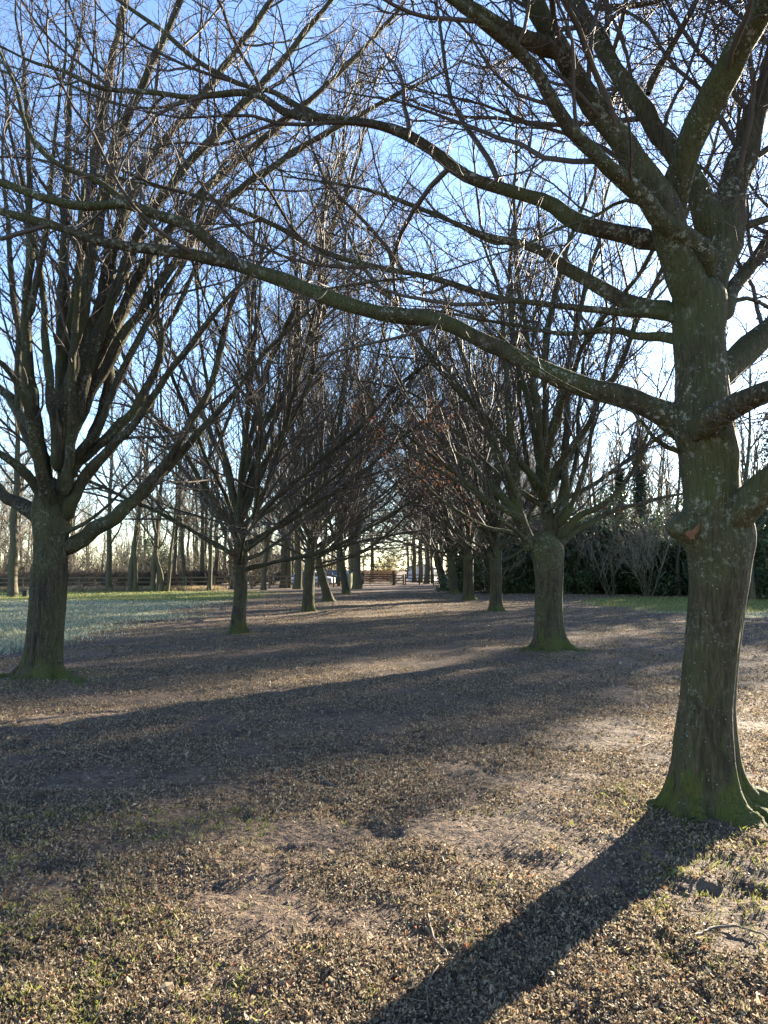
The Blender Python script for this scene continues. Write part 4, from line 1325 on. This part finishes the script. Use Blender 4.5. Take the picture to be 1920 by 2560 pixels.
def build_pine():
    rng = np.random.default_rng(820)
    t = thing('pine_tree', 'dense dark pine standing past the right edge behind the shrubs', 'tree', (0, 0, 0), 'dark pines past the right edge')
    H = 15.0
    q = np.linspace(0, 1, 8)
    link('trunk', mesh_np('trunk', *trunk_geo([np.array((0, 0, H * k)) for k in q], [0.3 * (1 - 0.9 * k) for k in q], rng, 12, 24, 0.4, 0.4, 4, 0.04), BARK_WOOD), t)
    n = 60
    k = np.linspace(0.25, 0.98, n)
    az = np.arange(n) * 2.4
    P = shoot(np.stack((np.zeros(n), np.zeros(n), k * H), -1), np.stack((np.cos(az), np.sin(az), np.full(n, 0.3)), -1), 3.4 * (1.08 - k) ** 0.45 * rng.uniform(0.6, 1.1, n), 8, 0.1, 0.03, rng)
    link('limbs', mesh_np('limbs', *tubes(P, np.repeat((0.05 * (1 - np.linspace(0, .85, 8)))[None], n, 0), 5), BARK_WOOD), t)
    own = rng.integers(0, n, 6500)
    i = np.clip((rng.uniform(0.25, 1, len(own)) * 7.99).astype(int), 0, 7)
    V, F = leaf_cards(P[own, i] + rng.normal(0, 0.28, (len(own), 3)), rng.uniform(0.07, 0.15, len(own)), rng, 0.8, 0.5, 0.2)
    tag(link('needles', mesh_np('needles', V, F, NEEDLE, False), t), kind='stuff')
    spots = [(26, 46, 18), (30, 55, 17), (33, 61, 19), (32, 46.5, 20), (29, 49, 17.5), (35, 48, 19.5)]
    for j, (x, y, h) in enumerate(spots):
        if j == 0:
            t.location, t.scale = (x, y, 0), (h / H,) * 3
        else:
            dup(t, (x, y, 0), j * 1.7, h / H)


build_pine()


# ------------------------------------------------------------------ hedges
def hedge(name, label, p0, p1, h, th, m, seed, n):
    rng = np.random.default_rng(seed)
    p0, p1 = np.array(p0, float), np.array(p1, float)
    c = (p0 + p1) / 2
    t = thing(name, label, 'hedge', (c[0], c[1], 0))
    s = rng.uniform(-0.5, 0.5, n)
    d = p1 - p0
    L = np.linalg.norm(d)
    e = d / L
    nn = np.array((-e[1], e[0]))
    off = rng.uniform(-0.5, 0.5, n) * th
    top = h * (0.93 + 0.14 * fbm(s * L * 0.8, s * 0, seed, 3))
    z = rng.uniform(0, 1, n) ** 0.8 * top
    st = np.stack((e[0] * s * L + nn[0] * off, e[1] * s * L + nn[1] * off, z), -1)
    dr = rng.normal(0, 0.7, (n, 3)) + np.array((0, 0, 0.9))
    P = shoot(st, dr, rng.uniform(0.12, 0.42, n), 4, 0.2, 0.05, rng)
    P[:, :, 2] = np.clip(P[:, :, 2], 0.0, None)
    R = np.repeat((0.008 * (1 - np.linspace(0, .6, 4)))[None], n, 0)
    link('twigs', mesh_np('twigs', *tubes(P, R, 3), m), t)
    k = int(L / 0.35)
    ss = np.linspace(-0.5, 0.5, k)
    st = np.stack((e[0] * ss * L, e[1] * ss * L, np.full(k, -0.05)), -1) + rng.normal(0, 0.08, (k, 3)) * np.array((1, 1, 0))
    P = shoot(st, np.stack((rng.normal(0, .25, k), rng.normal(0, .25, k), np.ones(k)), -1), np.full(k, h * 0.9), 6, 0.15, 0, rng)
    tag(link('stems', mesh_np('stems', *tubes(P, np.repeat((0.022 * (1 - np.linspace(0, .6, 6)))[None], k, 0), 4), BARK_WOOD), t), kind='stuff')


HEDGE_D = simple('hedge_twig_dark', (0.085, 0.062, 0.045), 0.7, 0.3, 0.3, 1)
HEDGE_T = simple('hedge_twig_tan', (0.36, 0.23, 0.12), 0.7, 0.3, 0.3, 1)
hedge('clipped_hedge', 'long dark bare clipped hedge behind the left post and rail fence', (-38, 60), (-13.5, 64), 1.32, 0.9, HEDGE_D, 901, 26000)
hedge('clipped_hedge', 'tan sunlit beech hedge behind the wide field gate', (-6, 92), (1.5, 92), 1.35, 1.0, HEDGE_T, 902, 9000)


# ------------------------------------------------------------------ boxes, fences, gate
def boxg(c, s, rz=0.0, ry=0.0):
    x, y, z = (q / 2 for q in s)
    V = np.array([(-x, -y, -z), (x, -y, -z), (x, y, -z), (-x, y, -z), (-x, -y, z), (x, -y, z), (x, y, z), (-x, y, z)], float)
    if ry:
        cc, ss = math.cos(ry), math.sin(ry)
        V = np.stack((V[:, 0] * cc + V[:, 2] * ss, V[:, 1], -V[:, 0] * ss + V[:, 2] * cc), -1)
    if rz:
        cc, ss = math.cos(rz), math.sin(rz)
        V = np.stack((V[:, 0] * cc - V[:, 1] * ss, V[:, 0] * ss + V[:, 1] * cc, V[:, 2]), -1)
    F = np.array([(0, 3, 2, 1), (4, 5, 6, 7), (0, 1, 5, 4), (1, 2, 6, 5), (2, 3, 7, 6), (3, 0, 4, 7)])
    return V + np.array(c), F


def part(name, geos, m, parent, bevel=0.0):
    o = link(name, mesh_np(name, *join_geo(geos), m, False), parent)
    if bevel:
        b = o.modifiers.new('edge', 'BEVEL')
        b.width, b.segments = bevel, 2
    return o


def post_rail(label, p0, p1, gap, h, rails, m, group=None):
    p0, p1 = np.array(p0, float), np.array(p1, float)
    L = np.linalg.norm(p1 - p0)
    rz = math.atan2(p1[1] - p0[1], p1[0] - p0[0])
    t = thing('post_and_rail_fence', label, 'fence', (p0[0], p0[1], 0), group, rz)
    n = int(round(L / gap))
    rng = random.Random(int(L * 100))
    for i in range(n + 1):
        part('post', [boxg((i * L / n, 0, h * 0.5 - 0.05), (0.11, 0.11, h + 0.1 + rng.uniform(-0.04, 0.06)), 0, rng.uniform(-0.03, 0.03))], m, t, 0.008)
    for z in rails:
        part('rail', [boxg((L * (i + 0.5) / n, -0.075, z + rng.uniform(-0.015, 0.015)), (L / n - 0.004, 0.035, 0.095), 0, rng.uniform(-0.006, 0.006)) for i in range(n)], m, t)


FG = 'post and rail fences along the far edge'
post_rail('weathered three rail fence in front of the dark hedge on the left', (-33, 53.0), (-13.2, 59.0), 1.8, 1.05, (0.32, 0.64, 0.95), FENCEWOOD, FG)
post_rail('weathered fence running past the house and in front of the white car', (-13.0, 59.2), (-4.4, 67.5), 1.8, 1.1, (0.36, 0.68, 1.0), FENCEWOOD, FG)
post_rail('dark fence right of the small gate in front of a white wall', (2.15, 78), (6.5, 79), 1.5, 1.1, (0.36, 0.68, 1.0), GATEWOOD, FG)


def build_gate():
    Y = 77.5
    x0, x1 = (908 - 960) / FPX * Y, (979 - 960) / FPX * Y
    t = thing('field_gate', 'wide dark wooden five bar field gate across the end of the avenue', 'gate', ((x0 + x1) / 2, Y, 0))
    w = x1 - x0
    for z in (0.2, 0.42, 0.64, 0.86, 1.08):
        part('bar', [boxg((0, 0, z), (w - 0.16, 0.035, 0.085))], GATEWOOD, t)
    for x in (-w / 2 + 0.05, w / 2 - 0.05):
        part('upright', [boxg((x, -0.005, 0.65), (0.09, 0.055, 1.08))], GATEWOOD, t)
    part('brace', [boxg((-w * 0.2, -0.04, 0.64), (w * 0.62, 0.03, 0.08), 0, -0.30)], GATEWOOD, t)
    part('brace', [boxg((w * 0.28, -0.04, 0.64), (w * 0.4, 0.03, 0.08), 0, 0.45)], GATEWOOD, t)
    for i, (px, h, lab) in enumerate(((905, 1.25, 'stout gate post at the left end of the field gate'), (983, 1.42, 'tallest dark gate post between the field gate and the small gate'))):
        q = thing('gate_post', lab, 'post', ((px - 960) / FPX * Y, Y - 0.02, 0), 'gate posts')
        part('shaft', [boxg((0, 0, h / 2 - 0.05), (0.2, 0.2, h + 0.1))], GATEWOOD, q, 0.02)
        part('cap', [boxg((0, 0, h + 0.03), (0.235, 0.235, 0.05))], GATEWOOD, q, 0.015)
    xg = (997 - 960) / FPX * Y
    g = thing('garden_gate', 'small dark wooden walkers gate beside the tall gate post', 'gate', (xg, Y - 0.35, 0))
    for z in (0.2, 0.45, 0.7, 0.95):
        part('bar', [boxg((0, 0, z), (0.95, 0.035, 0.1))], GATEWOOD, g)
    for x in (-0.44, 0.44):
        part('upright', [boxg((x, -0.004, 0.55), (0.13, 0.06, 1.12))], GATEWOOD, g)
    part('brace', [boxg((0, -0.04, 0.57), (1.0, 0.03, 0.08), 0, -0.7)], GATEWOOD, g)


build_gate()


def short_post(px, py, h, label, r=0.06, m=FENCEWOOD):
    p = ground_at(px, py)
    t = thing('wooden_post', label, 'post', (p[0], p[1], 0), 'short wooden marker posts')
    a = np.array([[[0, 0, -0.1], [0, 0, h * 0.5], [0.01, 0, h]]])
    part('shaft', [tubes(a, np.full((1, 3), r), 10)], m, t)
    part('cap', [tubes(np.array([[[0.01, 0, h - 0.14], [0.01, 0, h], [0.01, 0, h + 0.015]]]), np.array([[r * 1.04, r * 1.04, 0.005]]), 10)], simple('pale_post_top', (0.6, 0.55, 0.42), 0.8), t)


short_post(1119, 1467, 0.85, 'short pale topped post right beside the leaning avenue trunk', 0.085)
short_post(1048, 1459, 0.85, 'short post among the close trunks right of the gate', 0.07)


def build_cabinet():
    p = ground_at(874, 1470)
    t = thing('metal_cabinet', 'pale grey box cabinet with a sunlit yellow side beside the far left row trunk', 'cabinet', (p[0], p[1], 0), None, -0.55)
    m1 = simple('cabinet_grey', (0.20, 0.22, 0.18), 0.6)
    m2 = simple('cabinet_sunlit_side', (0.50, 0.46, 0.20), 0.6)  # yellow is sunlight on the cabinet's side, put into the colour
    part('body', [boxg((0, 0, 0.6), (0.5, 0.4, 1.24))], m1, t, 0.02)
    part('sunlit_side_sheet', [boxg((0.256, 0, 0.6), (0.012, 0.4, 1.2))], m2, t)  # thin sheet that carries the painted sunlight over the body
    part('lid', [boxg((0, 0, 1.25), (0.56, 0.46, 0.05))], m1, t, 0.01)
    part('door', [boxg((0, -0.207, 0.6), (0.42, 0.014, 1.08))], m1, t, 0.004)


build_cabinet()


def build_tub():
    p = ground_at(62, 1492)
    t = thing('black_tub', 'small black tub standing on the grass beside the stout left edge tree', 'tub', (p[0], p[1], 0))
    m = simple('black_plastic', (0.012, 0.012, 0.014), 0.45, 0.4)
    a = np.array([[[0, 0, 0.0], [0, 0, 0.02], [0, 0, 0.32], [0, 0, 0.32], [0, 0, 0.06], [0, 0, 0.06]]], float)
    a[0, :, 2] += np.arange(6) * 1e-4
    part('body', [tubes(np.array([[[0, 0, 0], [0, 0, .01], [0, 0, .15], [0, 0, .33]]], float), np.array([[0.01, 0.13, 0.15, 0.165]]), 20)], m, t)
    part('rim', [tubes(np.array([[[0, 0, .32], [0, 0, .33], [0, 0, .36], [0, 0, .361]]], float), np.array([[0.168, 0.182, 0.182, 0.02]]), 20)], m, t)
    th = np.linspace(0, math.pi, 9)
    part('handle', [tubes(np.stack((0.17 * np.cos(th), np.zeros(9) - 0.06, 0.34 + 0.1 * np.sin(th)), -1)[None], np.full((1, 9), 0.008), 6)], m, t)


build_tub()


# ------------------------------------------------------------------ cars
def loft(stations, close=True):
    """stations: list of rings (k,3)"""
    V = np.concatenate(stations)
    n, k = len(stations), len(stations[0])
    idx = np.arange(n * k).reshape(n, k)
    nx = np.roll(idx, -1, 1)
    F = [np.stack((idx[:-1], idx[1:], nx[1:], nx[:-1]), -1).reshape(-1, 4)]
    return V, np.concatenate(F), idx


def car(label, px, py, Y, rz, paint, L=4.3, H=1.48, Wd=1.78, suv=False):
    p = at(px, py, Y)
    t = thing('parked_car', label, 'car', (p[0], Y, 0), 'cars parked behind the fence', rz)
    sill, belt = (0.30, 0.98) if suv else (0.22, 0.90)
    # lower body: stations along x
    xs = [-0.5, -0.485, -0.40, -0.2, 0.0, 0.2, 0.36, 0.46, 0.492, 0.5]
    tops = [0.62, 0.86, 0.98, 1.0, 1.0, 1.0, 0.93, 0.80, 0.66, 0.5]
    wid = [0.76, 0.9, 0.98, 1.0, 1.0, 1.0, 0.97, 0.88, 0.78, 0.7]
    rings = []
    for x, tp, w in zip(xs, tops, wid):
        z1 = sill + (belt - sill) * tp
        hw = Wd / 2 * w
        rings.append(np.array([(x * L, -hw * 0.9, sill), (x * L, -hw, sill + 0.15), (x * L, -hw, z1 - 0.14), (x * L, -hw * 0.9, z1), (x * L, hw * 0.9, z1), (x * L, hw, z1 - 0.14), (x * L, hw, sill + 0.15), (x * L, hw * 0.9, sill)]))
    V, F, idx = loft(rings)
    me = bpy.data.meshes.new('body')
    me.from_pydata(V.tolist(), [], [tuple(f) for f in F] + [tuple(idx[0]), tuple(idx[-1][::-1])])
    me.materials.append(paint)
    o = link('body', me, t)
    b = o.modifiers.new('edge', 'BEVEL')
    b.width, b.segments, b.limit_method = 0.04, 2, 'ANGLE'
    glass = GLASS
    xr = (-0.47, -0.36, 0.08, 0.27) if not suv else (-0.49, -0.42, 0.10, 0.25)
    zb, zt = belt - 0.03, H - 0.05
    hb, ht = Wd / 2 * 0.88, Wd / 2 * 0.66
    gv = [(xr[0] * L, -hb, zb), (xr[3] * L, -hb, zb), (xr[3] * L, hb, zb), (xr[0] * L, hb, zb), (xr[1] * L, -ht, zt), (xr[2] * L, -ht, zt), (xr[2] * L, ht, zt), (xr[1] * L, ht, zt)]
    me = bpy.data.meshes.new('windows')
    me.from_pydata(gv, [], [(0, 1, 5, 4), (1, 2, 6, 5), (2, 3, 7, 6), (3, 0, 4, 7)])
    me.materials.append(glass)
    link('windows', me, t)
    rf = part('roof', [boxg(((xr[1] + xr[2]) / 2 * L, 0, H - 0.035), ((xr[2] - xr[1]) * L + 0.1, ht * 2 + 0.06, 0.06))], paint, t, 0.025)
    for sy in (-1, 1):
        for (xa, xb) in ((xr[0], xr[1]), (xr[3], xr[2]), (-0.1, -0.09)):
            part('pillar', [tubes(np.array([[[xa * L, sy * hb, zb], [(xa + xb) / 2 * L, sy * (hb + ht) / 2 * 1.005, (zb + zt) / 2], [xb * L, sy * ht, zt]]]), np.full((1, 3), 0.04), 6)], paint, t)
    for sx in (-0.31, 0.32):
        for sy in (-1, 1):
            w = link('wheel', None, t, (sx * L, sy * (Wd / 2 - 0.09), 0.32))
            th = np.linspace(0, 2 * math.pi, 25)[:-1]
            ax = np.array([[[0, -0.1, 0], [0, -0.098, 0], [0, -.07, 0], [0, .07, 0], [0, .098, 0], [0, .1, 0]]], float)
            part('tyre', [tubes(ax, np.array([[0.2, 0.29, 0.32, 0.32, 0.29, 0.2]]), 20)], RUBBER, w)
            part('rim', [tubes(ax * 0.95 + 0, np.array([[0.02, 0.2, 0.21, 0.21, 0.2, 0.02]]), 12)], ALLOY, w)
    for sy in (-1, 1):
        part('headlight', [boxg((0.474 * L, sy * Wd * 0.34, belt * 0.78), (0.1, 0.3, 0.13), sy * -0.25)], LAMP, t, 0.03)
        part('mirror', [boxg((0.2 * L, sy * (Wd / 2 + 0.06), belt + 0.06), (0.12, 0.18, 0.12))], paint, t, 0.03)
    part('grille', [boxg((0.497 * L, 0, belt * 0.62), (0.03, Wd * 0.42, 0.16))], RUBBER, t)
    part('bumper', [boxg((0.492 * L, 0, sill + 0.12), (0.06, Wd * 0.8, 0.2))], RUBBER, t, 0.03)
    part('number_plate', [boxg((0.527 * L, 0, sill + 0.2), (0.012, 0.5, 0.11))], LAMP, t)
    return t


RUBBER = simple('black_rubber', (0.015, 0.015, 0.016), 0.7)
ALLOY = simple('wheel_alloy', (0.45, 0.45, 0.46), 0.35, 0.5, 0.1, 6, 0.8)
LAMP = simple('pale_lamp_glass', (0.72, 0.73, 0.72), 0.2, 0.5, 0.05)
GLASS = simple('dark_car_glass', (0.02, 0.025, 0.03), 0.06, 0.8, 0.1)
WHITE = simple('white_car_paint', (0.74, 0.75, 0.76), 0.25, 0.5, 0.03)
DARKP = simple('dark_blue_grey_car_paint', (0.05, 0.052, 0.056), 0.35, 0.4, 0.05)
car('white hatchback parked behind the fence, half hidden by the dark avenue trunk', 783, 1462, 77, math.radians(-12), WHITE, 4.2, 1.4)
car('dark blue grey estate car facing the fence beside the white hatchback', 838, 1460, 83, math.radians(-62), DARKP, 4.5, 1.5, 1.82, True)
car('white car at the far end, mostly hidden behind the pale cabinet', 880, 1458, 90, math.radians(-70), WHITE, 4.3, 1.48)


# ------------------------------------------------------------------ houses
def house(label, cx, Y, w, d, wall_h, roof_h, rz, wallc, roofc, chimney=True, group=None, gable=True):
    t = thing('house', label, 'house', (cx, Y, 0), group, rz)
    wm = simple('render_' + str(len(bpy.data.materials)), wallc, 0.85, 0.2, 0.06, 0.5)
    rm, tt, bb, L = newmat('roof_tiles_' + str(len(bpy.data.materials)))
    tc = tt.nodes.new('ShaderNodeTexCoord').outputs['Object']
    br = tt.nodes.new('ShaderNodeTexBrick')
    br.inputs['Scale'].default_value = 3.0
    for i, k in ((1, 1.0), (2, 0.8), (3, 0.5)):
        br.inputs[i].default_value = (*[c * k for c in roofc], 1)
    L(tc, br.inputs[0])
    L(br.outputs[0], bb.inputs['Base Color'])
    bb.inputs['Roughness'].default_value = 0.85
    x, y = w / 2, d / 2
    V = [(-x, -y, -.1), (x, -y, -.1), (x, y, -.1), (-x, y, -.1), (-x, -y, wall_h), (x, -y, wall_h), (x, y, wall_h), (-x, y, wall_h), (-x, 0, wall_h + roof_h), (x, 0, wall_h + roof_h)]
    me = bpy.data.meshes.new('wall')
    me.from_pydata(V, [], [(0, 1, 5, 4), (1, 2, 6, 9, 5), (2, 3, 7, 6), (3, 0, 4, 8, 7)])
    me.materials.append(wm)
    link('wall', me, t)
    o = 0.35
    a = math.atan2(roof_h, y)
    sl = math.hypot(roof_h, y) + o
    geos = []
    for s in (-1, 1):
        g, f = boxg((0, 0, 0), (w + 2 * o, sl, 0.14))
        c, q = math.cos(a * -s), math.sin(a * -s)
        g = np.stack((g[:, 0], g[:, 1] * c - g[:, 2] * q, g[:, 1] * q + g[:, 2] * c), -1)
        mid = sl / 2
        g = g + np.array((0, s * (mid * math.cos(a)), wall_h + roof_h + 0.1 - mid * math.sin(a)))
        geos.append((g, f))
    r = part('roof', geos, rm, t)
    if chimney:
        cpt = part('chimney', [boxg((w * 0.22, 0, wall_h + roof_h + 0.5), (0.95, 0.75, 1.7))], simple('chimney_brick_' + str(len(bpy.data.materials)), (0.22, 0.17, 0.14), 0.9, 0.2, 0.2, 3), r, 0.02)
    gl = simple('window_glass_' + str(len(bpy.data.materials)), (0.03, 0.035, 0.04), 0.1, 0.6, 0.1)
    fm = simple('window_frame_' + str(len(bpy.data.materials)), (0.7, 0.7, 0.68), 0.6)
    for wx in (-w * 0.3, 0.0, w * 0.3):
        f = part('window', [boxg((wx, -y - 0.02, wall_h * 0.55), (1.3, 0.06, 1.1))], fm, t)
        part('pane', [boxg((wx, -y - 0.055, wall_h * 0.55), (1.1, 0.02, 0.9))], gl, f)
    return t


Yh = 125.0
house('grey roofed house with a cream gable and tall chimney behind the left wood', (688 - 960) / FPX * Yh, Yh, 7, 6, 1.7, 2.1, math.radians(22), (0.72, 0.68, 0.58), (0.13, 0.115, 0.105))
house('white walled house glimpsed through the left wood near the holly', (404 - 960) / FPX * 105, 105, 6, 5, 1.7, 1.6, math.radians(10), (0.78, 0.77, 0.74), (0.16, 0.13, 0.11), False)
house('white building glimpsed beyond the small gate right of the conifer', (1056 - 960) / FPX * 110, 110, 3.4, 3.6, 1.7, 0.6, math.radians(80), (0.74, 0.76, 0.80), (0.20, 0.19, 0.19), False)


# ------------------------------------------------------------------ fallen sticks
def stick(label, pts, r0, seed):
    rng = np.random.default_rng(seed)
    P = np.array([ground_at(x, y) for x, y in pts])
    P[:, 2] = height(P[:, 0], P[:, 1]) + 0.018
    P, R = resample(P, np.linspace(r0, r0 * 0.45, len(P)), 26)
    b = P[0].copy()
    b[2] = 0
    t = thing('fallen_stick', label, 'stick', b, 'fallen sticks on the ground')
    P = P - b
    P[:, 2] += rng.normal(0, 0.003, len(P))
    part('stem', [limb_geo(P, R, rng, 8)], TWIG_STICK, t).data.polygons.foreach_set('use_smooth', [True] * (25 * 8))
    P2, R2_ = grow(P[None], R[None], rng, 5, 0.2, 0.7, 5, 0.12, -0.02, 0.0014, 0.3, 0.3, 0.05, 0.16, 0.01, 0.02)
    P2[:, :, 2] = np.maximum(P2[:, :, 2], 0.004)
    part('side_twigs', [tubes(P2, R2_, 4)], TWIG_STICK, t)


TWIG_STICK = simple('stick_bark', (0.13, 0.10, 0.07), 0.7, 0.3, 0.35, 14)
stick('crooked dark stick near the right edge below the mossy tree', [(1738, 2358), (1765, 2346), (1795, 2334), (1850, 2340), (1930, 2368)], 0.0075, 1)
stick('long thin curved stick crossing the edge of the trunk shadow', [(1070, 2305), (1085, 2360), (1118, 2400), (1096, 2430), (1070, 2475), (1068, 2520), (1074, 2556)], 0.005, 2)
stick('thin stick lying mid left in the shade', [(244, 1888), (285, 1905), (312, 1925)], 0.009, 3)
stick('short stick in the shade near the middle of the path', [(803, 1943), (825, 1958), (850, 1970)], 0.009, 4)
stick('slim dark stick left of the sunny patch in the middle', [(918, 2038), (955, 2058), (992, 2082)], 0.007, 5)
stick('pale stick just left of the trunk shadow top', [(1405, 2160), (1420, 2148), (1434, 2141)], 0.005, 6)
stick('pale twig on sunlit leaves left of the mossy root flare', [(1535, 1886), (1565, 1888), (1605, 1876), (1635, 1862)], 0.006, 7)
open('/tmp/cnt.txt', 'w').write(str(sum(len(m.polygons) for m in bpy.data.meshes)))
print('SCENE DONE', len(bpy.data.objects), sum(len(m.polygons) for m in bpy.data.meshes))
